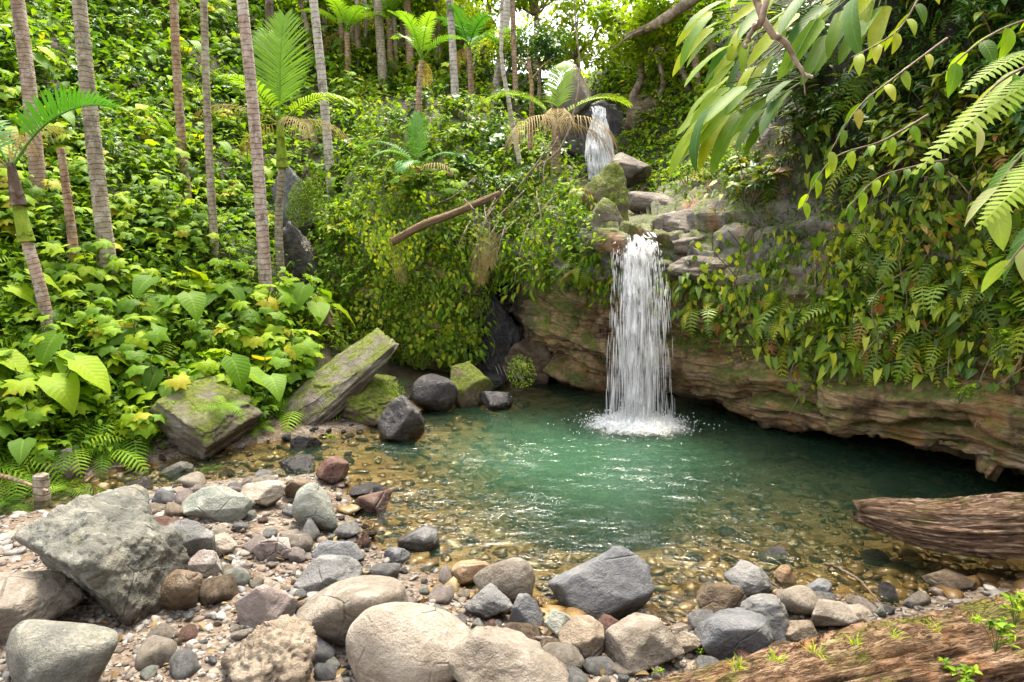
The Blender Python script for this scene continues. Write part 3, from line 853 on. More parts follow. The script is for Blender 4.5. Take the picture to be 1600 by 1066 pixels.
# regions of the photograph: polygon (pixels), spacing, mix, scale, where
REG = [
 ([(-60,762),(-60,430),(250,450),(480,440),(500,560),(470,655),(330,690),(240,702),(110,735)], 35, {'lobed_leaf_shrub': 6, 'fern': 5.0, 'taro_plant': 1.2, 'leafy_shrub': 1.2}, (.6, 1.25), 'low on the left bank above the stream'),
 ([(-60,430),(-60,170),(420,150),(430,430),(250,440)], 27, {'lobed_leaf_shrub': 3.4, 'fern': 2.6, 'leafy_shrub': 2.4, 'dark_shrub': 2, 'taro_plant': .5, 'glossy_shrub': .6}, (.45, .98), 'on the left slope among the palm trunks'),
 ([(-60,170),(-60,-60),(540,-60),(520,130),(420,150)], 29, {'fern': 2.4, 'dark_shrub': 3, 'leafy_shrub': 2, 'glossy_shrub': 1, 'taro_plant': .6, 'lobed_leaf_shrub': 1.2}, (.6, 1.25), 'high on the upper left slope'),
 ([(500,560),(490,330),(560,300),(740,330),(760,430),(735,540),(640,560)], 25, {'vine': 4, 'drooping_vine': 2.4, 'hanging_fern': 1.5, 'moss_cushion': 2.6, 'leafy_shrub': .8}, (.6, 1.0), 'on the leafy rock wall left of the dark hollow'),
 ([(520,310),(510,130),(640,110),(900,130),(900,250),(800,330)], 30, {'glossy_shrub': 2, 'leafy_shrub': 3, 'vine': 2, 'dark_shrub': 1.5, 'yellow_shrub': 1.2, 'lobed_leaf_shrub': .8}, (.7, 1.15), 'on the middle slope behind the tilted trunk'),
 ([(540,120),(540,-60),(900,-60),(900,120)], 34, {'yellow_shrub': 3, 'leafy_shrub': 2, 'taro_plant': .7}, (1.0, 1.9), 'on the sunny upper slope among the far trunks'),
 ([(980,300),(960,120),(1110,100),(1180,260),(1120,320)], 26, {'yellow_shrub': 4, 'leafy_shrub': 1.5, 'cliff_vine': .8}, (.6, 1.0), 'on the slope right of the upper cascade'),
 ([(760,430),(770,310),(880,290),(930,330),(945,440),(860,440)], 24, {'drooping_vine': 3, 'hanging_fern': 2, 'grass_tuft': 1.2, 'leafy_shrub': 1}, (.55, .9), 'on the rock face left of the lower fall'),
 ([(1040,480),(1040,420),(1200,440),(1240,330),(1960,330),(1960,600),(1660,580),(1500,590),(1300,575),(1200,530)], 27, {'pointed_leaf_plant': 4, 'hanging_fern': 3.6, 'cliff_vine': 1.0, 'leafy_shrub': .7}, (.6, 1.6), 'on the right rock wall above the pool'),
 ([(1120,330),(1180,230),(1660,170),(1960,100),(1960,330)], 33, {'shade_shrub': 2.6, 'dark_shrub': 1.4, 'pointed_leaf_plant': 1.0, 'hanging_fern': 1.6, 'cliff_vine': 1}, (.6, 1.5), 'on the shaded upper part of the right wall'),
 ([(1180,230),(1200,-60),(1660,-60),(1660,170)], 46, {'shade_shrub': .7, 'dark_shrub': 4, 'hanging_fern': .6}, (.7, 1.5), 'under the dark canopy at the upper right'),  # mostly dark-leaved shrubs, picked to carry the deep shade in their colour
 ([(1060,520),(1200,530),(1330,580),(1330,610),(1200,560),(1050,545)], 26, {'moss_cushion': 3, 'hanging_fern': 2, 'cliff_vine': 1}, (.4, .7), 'along the mossy ledge under the right wall'),
 ([(790,470),(860,440),(945,470),(945,600),(880,540)], 42, {'moss_cushion': 3, 'hanging_fern': 1}, (.25, .5), 'on the bare brown strata left of the lower fall'),
]
AVOID = [(436,484,300,450), (255,385,632,700), (470,600,540,662),  (905,985,160,255), (945,1045,340,660), (985,1060,300,345)]
LANDMARKS = [(178,475,'the thick grey-brown trunk'), (78,552,'the leaning left palm'), (292,312,'the slim pinkish-brown trunk'), (336,412,'the slim grey-olive trunk'), (416,478,'the ringed pinkish trunk'), (443,300,'the young palm'),
 (505,230,'the whitish trunk'), (30,160,'the far left trunk'), (120,430,'the snapped-off rusty trunk'), (320,645,'the tilted layered block'), (530,590,'the fallen slab'), (66,770,'the sawn-off stump'), (690,340,'the tilted bare trunk'),
 (655,250,'the small pale palm'), (868,220,'the yellowed small palm'), (935,210,'the upper waterfall'), (945,310,'the moss-capped boulder'), (990,470,'the lower waterfall'), (770,500,'the dark hollow'), (1110,380,'the flat rock ledge'),
 (1230,120,'the broad blade leaves'), (1500,150,'the long fern frond'), (1590,330,'the pale two-toned leaves'), (1470,810,'the right log'), (465,400,'the wet gully rock'), (662,130,'the bright far palm'), (735,110,'the dark far palm'),
 (640,1010,'the large pale boulder'), (548,960,'the rounded tan-grey boulder'), (790,1030,'the rough lumpy boulder'), (410,1030,'the pitted tan boulder'), (415,945,'the pinkish flat-topped block'), (283,930,'the rusty brown boulder'),
 (120,910,'the huge angular boulder'), (940,930,'the slate-grey triangular boulder'), (787,910,'the round tan boulder'), (655,850,'the folded grey rock'), (493,805,'the upright green rock'), (335,795,'the long pale slab'), (408,780,'the pale triangular rock'),
 (578,790,'the dark red rock'), (1150,990,'the purple-grey slab-faced rock'), (1190,965,'the speckled dark grey rock'), (1255,950,'the smooth tan rock'), (1000,1015,'the wide cracked rock'), (910,1010,'the tan ridged rock'), (1340,965,'the cream coloured rock'),
 (740,620,'the moss-topped boulder'), (625,665,'the jagged dark rock'), (820,575,'the brown peaked rock'), (1390,757,'the glistening dark rock'), (1300,1000,'the rotting log'), (680,620,'the rounded dark boulder'), (275,737,'the pale curved rock'), (95,730,'the pinkish bank rock')]
LMX = np.array([(a, b) for a, b, _ in LANDMARKS], float)
def near(u, v, R):
    d = np.hypot(*(LMX-(u, v)).T); i = int(d.argmin())
    return LANDMARKS[i][2] if d[i] < R else None
COUNT = {}
for poly, step, mixd, (s0, s1), where in REG:
    for u, v in poly_px(poly, step):
        if any(a < u < b and c < v < d for a, b, c, d in AVOID): continue
        h = hit(u, v)
        if h is None or h[2] > 60: continue
        if 'right' in where and 'wall' in where and fbm(h[0][None], 1.1, 3)[0] < -.17: continue
        if 'left' in where and 'slope' in where and fbm(h[0][None], .55, 2)[0] < -.24: continue
        k = pick(mixd); COUNT[k] = COUNT.get(k, 0)+1
        p = h[0]-h[1]*.03
        sc = rr_(s0, s1)*(1 if h[2] < 20 else h[2]/20)
        lm = near(u, v, 105); q_ = (sc/(1 if h[2] < 20 else h[2]/20)-s0)/(s1-s0)
        size = 'larger ' if q_ > .8 else 'smaller ' if q_ < .2 else ''
        place = 'near '+lm if lm else where
        lab = DESC[k]+' '+place
        if len(lab.split()) < 16: lab = size+lab
        plant(k, p, h[1], sc, lab, CATS[k]+'s '+place, CATS[k])
print('PLANTS', COUNT)

# ------------------------------------------------------------------ undergrowth: leaves nobody could count, filling between the plants
def undergrowth(name, polys, n, mats, prof, wr, size, offs, pitch=(-.9, .5)):
    lo = np.min([np.min(p, 0) for p in polys], 0); hi = np.max([np.max(p, 0) for p in polys], 0)
    P, Nn = [], []
    g = 0
    while len(P) < n and g < n*6:
        g += 1
        u, v = rr_(lo[0], hi[0]), rr_(lo[1], hi[1])
        if any(a+8 < u < b-8 and c+8 < v < d-8 for a, b, c, d in AVOID): continue
        if not any(inside(np.array([[u, v]]), np.array(p))[0] for p in polys): continue
        h = hit(u, v)
        if h is None or h[2] > 90: continue
        P.append((*h[0], h[2])); Nn.append(h[1])
    P = np.array(P); Nn = np.array(Nn); n = len(P)
    sc = RNG.uniform(*size, n)*np.clip(P[:, 3]/14, .7, 4)
    a = RNG.uniform(0, 2*PI, n); pt = RNG.uniform(*pitch, n)
    R = rz_many(a) @ rx_many(pt) @ ry_many(RNG.uniform(-.5, .5, n))
    R = R*sc[:, None, None]
    up = Nn*.6+np.array((0, 0, .5))
    jit = RNG.normal(0, .12, (n, 3))*np.clip(P[:, 3:4]/14, .7, 3)
    pos = P[:, :3]+up*(RNG.random(n)**1.5*RNG.uniform(*offs, n))[:, None]+jit
    cl = np.clip((.46 if 'slope' in name else .30)+.5*fbm(pos, .7, 3)+RNG.normal(0, .2, n), 0, 1)  # low tint paints these leaves as shaded gaps; middle slope less so
    t = leaf(1, wr, 3, prof, .3, .6)
    me = scatter(t, R, pos, cl).mesh(name, mats)
    return tag(add(name, me), kind='stuff')
L_POLY = [[(-200,720),(-200,-120),(560,-120),(560,330),(500,560),(440,650),(330,690),(240,702),(110,735)]]
C_POLY = [[(490,560),(490,330),(560,300),(560,-120),(1100,-120),(1180,260),(1040,310),(930,330),(945,440),(880,460),(760,430),(735,540),(640,560)]]
R_POLY = [[(1040,500),(1040,420),(1210,440),(1130,320),(1180,230),(1330,215),(2300,100),(2300,640),(1800,600),(1500,590),(1300,575),(1200,530)]]
undergrowth('bank_undergrowth', L_POLY, 34000, [M_BRIGHT], 'ovate', .6, (.09, .2), (.0, .5))
undergrowth('slope_undergrowth', C_POLY, 22000, [M_YELLOW if False else M_BRIGHT], 'ovate', .55, (.07, .15), (.0, .4))
undergrowth('cliff_undergrowth', R_POLY, 17000, [M_CLIFFLEAF], 'ovate', .5, (.05, .12), (.0, .3), (-1.5, -.2))

undergrowth('shade_undergrowth', [[(1100,-120),(1800,-120),(1800,270),(1330,225),(1180,240)]], 3500, [M_DARK], 'lance', .4, (.08, .16), (.0, .4), (-1.3, .2))  # dark leaves put the deep shade of this bank into their colour

undergrowth('far_undergrowth', [[(520,150),(500,-120),(1100,-120),(1110,130),(980,170),(900,130)]], 6000, [M_YELLOW], 'ovate', .55, (.07, .15), (.1, .8))  # light yellow leaves put the bright background glow into their colour
# ------------------------------------------------------------------ rocks
_ico = {}
def ico(sub):
    if sub not in _ico:
        bm = bmesh.new(); bmesh.ops.create_icosphere(bm, subdivisions=sub, radius=1)
        V = np.array([v.co[:] for v in bm.verts]); T = np.array([[v.index for v in f.verts] for f in bm.faces]); bm.free()
        _ico[sub] = (V/np.linalg.norm(V, axis=1)[:, None], T)
    return _ico[sub]
def rock_shape(seed, sub=4, planes=14, sharp=14, rough=.06, flat=1.0, pit=0, strat=0, hmin=.62):
    """unit rock: convex set of random planes, softened, then weathered"""
    rg = np.random.default_rng(seed)
    D, T = ico(sub)
    ch = 16 if sharp > 40 else 0
    n = rg.normal(size=(planes+ch, 3)); n /= np.linalg.norm(n, axis=1)[:, None]
    h = np.concatenate([rg.uniform(hmin, max(.9, hmin+.1), planes), rg.uniform(.82, 1.05, ch)])
    q = np.clip(D @ n.T, 0, None)/h
    r = ((q**sharp).sum(1)+1e-6)**(-1/sharp)
    r = np.minimum(r, 1.5)
    P = D*r[:, None]
    off = rg.uniform(0, 50, 3)
    nn = fbm(P+off, 1.1, 3)*rough*1.6+fbm(P+off, 3.0, 5, .6)*rough*1.3
    if sub >= 4: nn = nn+fbm(P+off, 6, 4, .6, ridged=True)*rough*.5
    if pit: 
        c = fbm(P+off, 5.0, 3, ridged=True); nn = nn-pit*np.clip(c-.25, 0, 1)
        nn = nn-pit*1.2*np.clip(fbm(P-off, 2.2, 2)-.12, 0, 1)
    if strat:
        s = P[:, 2]*6+fbm(P+off, 1.5, 2)*.6; nn = nn+strat*(np.abs((s % 1)-.5)-.25)
    P = P*(1+nn)[:, None]
    P[:, 2] *= flat
    return P, T

def rock_mat(name, cols, rough=.72, spec=.3, moss=0., lichen=0., wet=0., band=0., streak=None):
    N = NT(name)
    rnd = N.n('ShaderNodeObjectInfo').outputs['Random']
    p = N.vmath('ADD', N.obj(), N.vmath('MULTIPLY', N.n('ShaderNodeCombineXYZ').outputs[0], (0, 0, 0)))
    c3 = N.n('ShaderNodeCombineXYZ'); 
    for i, k in enumerate((13., 29., 7.)): N.put(c3.inputs[i], N.math('MULTIPLY', rnd, k))
    p = N.vmath('ADD', N.obj(), c3.outputs[0])
    big = N.noise(p, 2.6, 5, .6, .4); fine = N.noise(p, 16, 6, .7); sp = N.noise(p, 70, 3, .6)
    f = N.math('ADD', N.math('MULTIPLY', big, .7), N.math('MULTIPLY', fine, .3))
    c = N.ramp(f, [(.36, cols[0]), (.5, cols[1]), (.61, cols[2])])
    vein = N.noise(N.mapping(p, (1, 1, 3.2), (.7, .4, .2)), 2.2, 5, .65, 1.2)
    c = N.mix(N.ramp(vein, [(.56, 0.), (.66, .45)]), c, tuple(min(1, k*1.25+.05) for k in cols[2]))
    if band:
        w = N.noise(N.mapping(p, (1, 1, 9), (.5, .2, 0)), 1.4, 4, .6)
        c = N.mix(N.ramp(w, [(.42, 0.), (.6, band)]), c, cols[3] if len(cols) > 3 else cols[0])
    c = N.mix(N.ramp(sp, [(.35, .0), (.7, .5)]), N.mix(1.0, c, (.72, .71, .7), 'MULTIPLY'), c)
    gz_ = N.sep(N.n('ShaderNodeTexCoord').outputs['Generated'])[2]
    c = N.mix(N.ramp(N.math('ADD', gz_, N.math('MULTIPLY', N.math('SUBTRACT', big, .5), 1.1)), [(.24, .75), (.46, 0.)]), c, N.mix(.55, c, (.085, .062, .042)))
    crack = N.voro(N.vmath('ADD', p, N.vmath('MULTIPLY', N.n('ShaderNodeCombineXYZ').outputs[0], (0, 0, 0))), 2.2, 'DISTANCE_TO_EDGE')
    ck = N.math('MULTIPLY', N.ramp(crack, [(.0, 1.), (.02, 0.)]), N.ramp(N.noise(p, 2.0, 3), [(.5, 0.), (.6, 1.)]))
    c = N.mix(N.math('MULTIPLY', ck, .25), c, (.05, .04, .035))
    if lichen:
        c = N.mix(N.ramp(N.noise(p, 7, 5, .7), [(.58, 0.), (.66, lichen)]), c, (.42, .43, .36))
        c = N.mix(N.ramp(N.noise(p, 4.2, 5, .7), [(.60, 0.), (.70, lichen)]), c, (.16, .17, .07))
    nz = N.sep(N.n('ShaderNodeNewGeometry').outputs['Normal'])[2]
    if moss:
        mm = N.ramp(N.math('ADD', N.math('MULTIPLY', nz, .22), N.noise(p, 3.0, 6, .7)), [(.60-.22*moss, 0.), (.74-.22*moss, 1.)])
        c = N.mix(mm, c, N.ramp(N.noise(p, 22, 4), [(.3, (.05, .07, .008)), (.6, (.14, .17, .015)), (.8, (.24, .24, .03))]))
    ro = rough
    if wet:
        z = N.sep(N.pos())[2]
        wm = N.ramp(N.math('ADD', z, N.math('MULTIPLY', big, .14)), [(.0, 1.), (.09+wet*.3, 1.), (.16+wet*.5, 0.)])
        c = N.mix(wm, c, N.mix(1.0, c, (.34, .31, .30), 'MULTIPLY'))
        ro = N.math('SUBTRACT', rough, N.math('MULTIPLY', wm, .5))
    h = N.math('ADD', N.math('MULTIPLY', fine, 1.), N.math('ADD', N.math('MULTIPLY', sp, .35), N.math('MULTIPLY', ck, -.5)))
    return N.done(N.bsdf(c, ro, spec, N.bump(h, .95, .04)))
RM = {
 'pale': rock_mat('pale_boulder_stone', [(.27, .225, .18), (.40, .345, .28), (.50, .45, .38)]),
 'tan': rock_mat('tan_grey_stone', [(.17, .14, .11), (.29, .25, .205), (.40, .355, .30)], lichen=.35),
 'pit': rock_mat('pitted_tan_stone', [(.16, .115, .075), (.31, .25, .185), (.42, .36, .28)]),
 'grey': rock_mat('grey_stone', [(.12, .12, .12), (.21, .21, .21), (.32, .31, .30)], lichen=.4, wet=.12),
 'slate': rock_mat('blue_slate_stone', [(.11, .115, .125), (.18, .185, .20), (.27, .27, .28)], lichen=.12, wet=.12),
 'olive': rock_mat('grey_green_stone', [(.085, .088, .078), (.19, .19, .165), (.33, .315, .26)], lichen=.45, band=.3, ),
 'green': rock_mat('pale_green_stone', [(.20, .22, .19), (.31, .33, .29), (.44, .44, .38)], lichen=.25, wet=.1),
 'brown': rock_mat('brown_stone', [(.06, .04, .025), (.15, .105, .065), (.26, .20, .14)], rough=.65, wet=.1),
 'red': rock_mat('reddish_stone', [(.10, .045, .035), (.19, .10, .075), (.30, .20, .16)], rough=.5, wet=.2),
 'orange': rock_mat('orange_sandstone', [(.26, .155, .08), (.40, .27, .16), (.50, .38, .26)]),
 'pink': rock_mat('pinkish_stone', [(.26, .205, .19), (.36, .30, .275), (.48, .45, .42)], band=.5),
 'dark': rock_mat('dark_wet_stone', [(.025, .022, .026), (.065, .058, .062), (.15, .135, .135)], rough=.32, spec=.5, wet=.3),
 'black': rock_mat('black_wet_stone', [(.012, .012, .014), (.03, .029, .033), (.075, .07, .08)], rough=.25, spec=.6),
 'mossy': rock_mat('mossy_stone', [(.07, .055, .035), (.17, .13, .085), (.27, .22, .16)], moss=.62),
 'slab': rock_mat('layered_slab_stone', [(.11, .09, .07), (.22, .19, .155), (.33, .30, .26), (.08, .07, .05)], band=.55, moss=.10),
 'ledge': rock_mat('stream_ledge_stone', [(.12, .10, .085), (.24, .20, .165), (.36, .32, .28)], band=.5, rough=.6),
}
NAMED = []
def rock_at(box, kind, mat, label, seed, z=None, y=None, dep=.85, yaw=None, tilt=(0, 0), sink=.2, hs=.80, sub=5, name='boulder', group=None, **kw):
    u0, v0, u1, v1 = box
    uc = (u0+u1)/2; w_px, h_px = u1-u0, v1-v0
    vb = v1-.22*h_px
    if z is not None: p = at_z(uc, vb, z)
    elif y is not None: p = at_y(uc, vb, y)
    else:
        h = hit(uc, vb); p = h[0]
    d = depth_of(p)
    w, hh = w_px/FPX*d, h_px/FPX*d*hs
    st = dict(round=dict(planes=24, sharp=5, rough=.035, hmin=.86), ang=dict(planes=8, sharp=90, rough=.045, hmin=.42), mid=dict(planes=11, sharp=46, rough=.055, hmin=.58),
              block=dict(planes=7, sharp=90, rough=.045, hmin=.55), pit=dict(planes=14, sharp=9, rough=.07, pit=.22, hmin=.75), lump=dict(planes=14, sharp=12, rough=.10, hmin=.6))[kind]
    st = {**st, **kw}
    V, T = rock_shape(seed, sub, **st)
    V = V @ rotm('z', (yaw if yaw is not None else seed*1.7)).T
    V = V @ rotm('y', tilt[0]).T @ rotm('x', tilt[1]).T
    V = V-(V.max(0)+V.min(0))/2
    V = V/((V.max(0)-V.min(0)))
    V = V*np.array((w, w*dep, hh*(1+sink)))
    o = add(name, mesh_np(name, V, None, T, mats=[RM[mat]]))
    zb = p[2]-hh*sink
    o.location = (p[0], p[1]+w*dep*.12, zb+hh*(1+sink)/2)
    tag(o, label, 'boulder' if name == 'boulder' else 'rock', group)
    NAMED.append((o.location.x, o.location.y, w*.5, w*dep*.5)); return o

B = rock_at
B((538,948,752,1092), 'round', 'pale', 'large smooth pale boulder at the bottom centre of the shore', 11, rough=.02, tilt=(.25, 0), dep=.75)
B((462,903,636,1018), 'round', 'tan', 'rounded tan-grey boulder just behind the large smooth pale boulder', 12, sharp=7)
B((696,986,890,1100), 'lump', 'tan', 'rough lumpy brown-grey boulder right of the large smooth pale boulder', 13, rough=.085)
B((325,985,492,1100), 'pit', 'pit', 'deeply pitted tan boulder left of the large smooth pale boulder', 14)
B((368,910,464,990), 'block', 'pink', 'flat-topped block half pinkish and half white on the shore gravel', 15, yaw=.4)
B((250,890,318,968), 'round', 'brown', 'rusty brown round boulder beside the big grey-green boulder', 16, sharp=9, rough=.06)
B((6,832,252,1000), 'ang', 'olive', 'huge grey-green angular boulder leaning on the left shore', 17, planes=12, hs=1.0, dep=.8, rough=.13, sharp=80, sub=6)
B((-20,985,190,1100), 'mid', 'olive', 'long smooth grey-olive boulder in the bottom left corner', 18, rough=.03, dep=.6, sharp=7, tilt=(-.12, 0))
B((-90,912,95,1010), 'mid', 'tan', 'pale streaked slab partly under the huge grey-green boulder', 19, dep=.8, strat=.04)
B((464,876,562,930), 'mid', 'grey', 'flat light grey rock behind the rounded tan-grey boulder', 20)
B((494,846,568,892), 'ang', 'slate', 'grey wedge-shaped rock pointing up near the gravel middle', 21)
B((456,766,530,842), 'round', 'green', 'upright oval pale green rock at the edge of the pool', 22, hs=.95, sharp=8)
B((374,757,442,802), 'ang', 'pale', 'pale triangular rock left of the upright oval green rock', 23)
B((276,764,396,824), 'block', 'green', 'long pale slab lying across the gravel', 24, dep=.45, yaw=.2)
B((295,862,344,908), 'block', 'pink', 'small pinkish cube-like rock above the rusty brown boulder', 25)
B((322,838,371,872), 'mid', 'pale', 'pale wedge rock on the gravel above the pinkish cube-like rock', 26)
B((393,838,458,880), 'mid', 'pink', 'flat pale pink rock in the middle of the gravel', 27)
B((240,815,330,900), 'mid', 'grey', 'broad grey rock behind the huge grey-green boulder', 28)
B((120,770,235,850), 'lump', 'olive', 'mottled grey rock behind the huge grey-green boulder near the stump', 29)
B((858,882,1020,985), 'ang', 'slate', 'big slate-grey triangular boulder at the near edge of the pool', 31, planes=9, hs=.95, dep=.7)
B((738,868,837,958), 'round', 'tan', 'round tan boulder at the near edge of the pool', 32, sharp=8)
B((704,880,770,926), 'block', 'orange', 'orange brick-shaped rock leaning on the round tan boulder', 33, yaw=.5, dep=.6, tilt=(.25, .1))
B((726,920,803,975), 'lump', 'grey', 'lichen-spotted grey rock in front of the round tan boulder', 34)
B((793,932,852,990), 'ang', 'slate', 'grey wedge rock beside the lichen-spotted grey rock', 35)
B((620,823,688,875), 'ang', 'grey', 'folded grey rock standing in shallow water by the gravel', 36, rough=.06)
B((598,858,642,884), 'mid', 'slate', 'small blue-grey rock left of the folded grey rock', 37)
B((545,768,612,812), 'ang', 'red', 'dark red rock with an orange face at the water edge', 38)
B((850,956,902,1000), 'mid', 'green', 'small grey-green rock below the slate-grey triangular boulder', 39)
B((873,973,947,1046), 'ang', 'pit', 'tan ridged rock among the bottom centre stones', 40)
B((946,976,1068,1058), 'mid', 'tan', 'wide tan-grey rock with cracked top near the bottom log', 41)
B((928,963,978,1004), 'mid', 'red', 'small purple-grey rock behind the wide tan-grey rock', 42)
B((1088,958,1207,1035), 'ang', 'slate', 'purple-grey slab-faced rock above the bottom log', 43, dep=.7)
B((1148,938,1237,1010), 'lump', 'grey', 'coarse dark grey speckled rock behind the purple-grey slab-faced rock', 44, rough=.09)
B((1086,910,1167,970), 'mid', 'brown', 'wet brown-grey rock at the pool edge left of the coarse speckled rock', 45)
B((1131,882,1212,944), 'lump', 'grey', 'rough grey rock in the shallows above the wet brown-grey rock', 46)
B((1223,923,1287,975), 'round', 'tan', 'smooth tan rock beside the coarse dark grey speckled rock', 47)
B((1208,883,1244,924), 'ang', 'orange', 'wet pale orange rock standing in the shallows', 48)
B((1183,860,1232,890), 'mid', 'black', 'small black wet rock with water rippling round it', 49)
B((1258,908,1302,938), 'ang', 'slate', 'dark blue-grey rock at the right shallows', 50)
B((1262,943,1337,996), 'ang', 'tan', 'brown-grey angular rock right of the smooth tan rock', 51)
B((1313,948,1372,985), 'ang', 'pale', 'cream coloured rock touching the shallows near the bottom log', 52)
B((1223,968,1288,1012), 'mid', 'pit', 'speckled tan rock in front of the smooth tan rock', 53)
B((1053,988,1102,1030), 'ang', 'pit', 'small tan split rock next to the purple-grey slab-faced rock', 54)
B((470,590,640,672), 'lump', 'mossy', 'moss covered boulder under the long leaning slab', 62, y=10.25, sub=6)
B((588,632,664,702), 'ang', 'dark', 'jagged dark rock rising from the left side of the pool', 64, z=-.02, hs=1.0, rough=.08)
B((703,582,772,645), 'ang', 'mossy', 'moss-topped yellow-green boulder at the back edge of the pool', 65, z=-.02, hs=1.0)
B((748,612,802,648), 'mid', 'dark', 'smooth purple-grey wet rock beside the moss-topped boulder', 66, z=-.03)
B((776,540,862,612), 'ang', 'brown', 'brown peaked rock below the dark hollow with ferns on top', 67, z=-.02, hs=1.0, rough=.08)
B((643,585,716,655), 'round', 'dark', 'rounded dark wet boulder between the mossy boulders', 68, z=0.0, sharp=9)
B((730,585,790,612), 'mid', 'black', 'low black wet rock at the foot of the dark hollow', 69, z=.0)
B((453,678,503,712), 'mid', 'dark', 'flat purple-grey rock at the stream mouth', 71)
B((430,714,492,746), 'lump', 'dark', 'knobbly dark rock where the stream meets the pool', 72)
B((490,715,545,765), 'mid', 'red', 'wet reddish rock at the left edge of the pool', 73)
B((443,745,490,790), 'ang', 'brown', 'rust-streaked wedge rock behind the upright oval green rock', 74)
B((253,722,302,752), 'ang', 'green', 'pale green curved rock beside the little stream', 75)
B((72,702,124,756), 'mid', 'pink', 'pale pinkish rock at the foot of the left bank', 76)
B((548,760,600,785), 'mid', 'dark', 'low dark wet rock behind the dark red rock', 77)
B((982,300,1064,346), 'round', 'ledge', 'flat-topped pale brown boulder above the lip of the lower fall', 81, y=12.6, sharp=9, name='boulder')
B((906,275,982,365), 'lump', 'mossy', 'dark moss-capped boulder left of the stream above the lower fall', 83, y=11.9, hs=1.0, rough=.1)
B((905,330,975,420), 'ang', 'slab', 'weathered brown rock at the left side of the lower lip', 84, y=10.9, hs=1.0)
B((940,240,1020,300), 'mid', 'ledge', 'reddish boulder beside the foot of the upper cascade', 85, y=16.5)
B((975,165,1040,235), 'mid', 'brown', 'brown boulder right of the upper cascade', 86, y=20.2, hs=1.0)
B((862,120,925,200), 'mid', 'tan', 'pale sunlit boulder left of the upper cascade', 87, y=20.6, hs=1.0)
B((1363,740,1422,778), 'ang', 'dark', 'glistening dark rock at the water edge under the right overhang', 91)
B((1418,758,1474,786), 'mid', 'slate', 'smooth slate rock next to the glistening dark rock', 92)
B((1452,886,1534,928), 'block', 'brown', 'flat wet brown rock in the shallows under the right log', 93, hs=.5)
B((460,480,530,560), 'ang', 'brown', 'brown angular rock at the foot of the left gully', 95, y=12.2)

def slab_rock(c, dims, axes, mat, label, seed, **kw):
    V, T = rock_shape(seed, 6, **{**dict(planes=6, sharp=90, rough=.05, hmin=.6), **kw})
    # boxy: add the six faces of a slab
    b = np.abs(ico(6)[0])**1.0; bx = 1/np.max(np.abs(ico(6)[0])/np.array((1, 1, 1)), axis=1)
    r = np.linalg.norm(V, axis=1); D = ico(6)[0]
    q = np.minimum(r*1.75, bx*(1+.05*fbm(V, 2.5, 4)))
    V = D*q[:, None]*(1+.07*fbm(D+seed, 2.6, 5, .6)+.035*fbm(D+seed, 8, 4, .6, ridged=True))[:, None]
    V = V*np.array(dims)/2
    k_ = np.floor((V[:, 2]/dims[2]+.5)*6+.5*fbm(V+seed, 1.6, 2)); hh_ = np.modf(np.abs(np.sin(k_*12.9898+seed)*43758.5453))[0]
    V[:, :2] *= (1+.11*(hh_-.5))[:, None]
    R = np.array(axes, float).T
    o = add('boulder', mesh_np('boulder', V @ R.T, None, T, mats=[RM[mat]]), None, tuple(c)); tag(o, label, 'boulder')
    NAMED.append((c[0], c[1], dims[0]*.4, dims[1]*.4)); return o
def axes3(x, zhint):
    x = np.array(x, float); x /= np.linalg.norm(x); z = np.array(zhint, float); z -= x*np.dot(x, z); z /= np.linalg.norm(z)
    return [x, np.cross(z, x), z]
_a, _b = at_y(462, 645, 9.65), at_y(592, 535, 10.35)
slab_rock((_a+_b)/2+(.0, .10, -.10), (np.linalg.norm(_b-_a)*1.15, .66, .30), axes3(_b-_a, (-.45, -.75, .75)), 'slab', 'long mossy grey-brown slab leaning up on the left bank', 61, strat=.03)
slab_rock(at_y(318, 652, 8.75)+np.array((0, .1, -.02)), (.88, .95, .44), axes3((1, -.3, -.55), (.45, -.40, 1)), 'slab', 'broad layered grey block tilted on the left bank', 63, strat=.06)
B((425,285,486,400), 'lump', 'slate', 'tall dark wet rock in the gully between the palm trunks', 94, y=14.6, hs=1.0, rough=.12, sub=6)
B((440,370,500,478), 'lump', 'dark', 'lower dark wet rock at the foot of the gully rock', 97, y=13.8, hs=1.0, rough=.12, sub=6)

B((1018,328,1140,380), 'ang', 'ledge', 'dark brown slab right of the lip of the lower fall', 82, y=11.45, dep=.8, planes=10, rough=.07)
B((1040,392,1225,448), 'ang', 'ledge', 'long flat rock ledge right of the lower fall', 86, y=10.45, dep=.6, planes=9, rough=.08)
B((1045,352,1175,410), 'ang', 'ledge', 'layered grey rock shelf above the long flat ledge', 87, y=10.95, dep=.7, planes=9, rough=.08)
B((1110,340,1190,385), 'mid', 'ledge', 'brown boulder behind the layered grey rock shelf', 90, y=11.0, dep=.8, rough=.08)

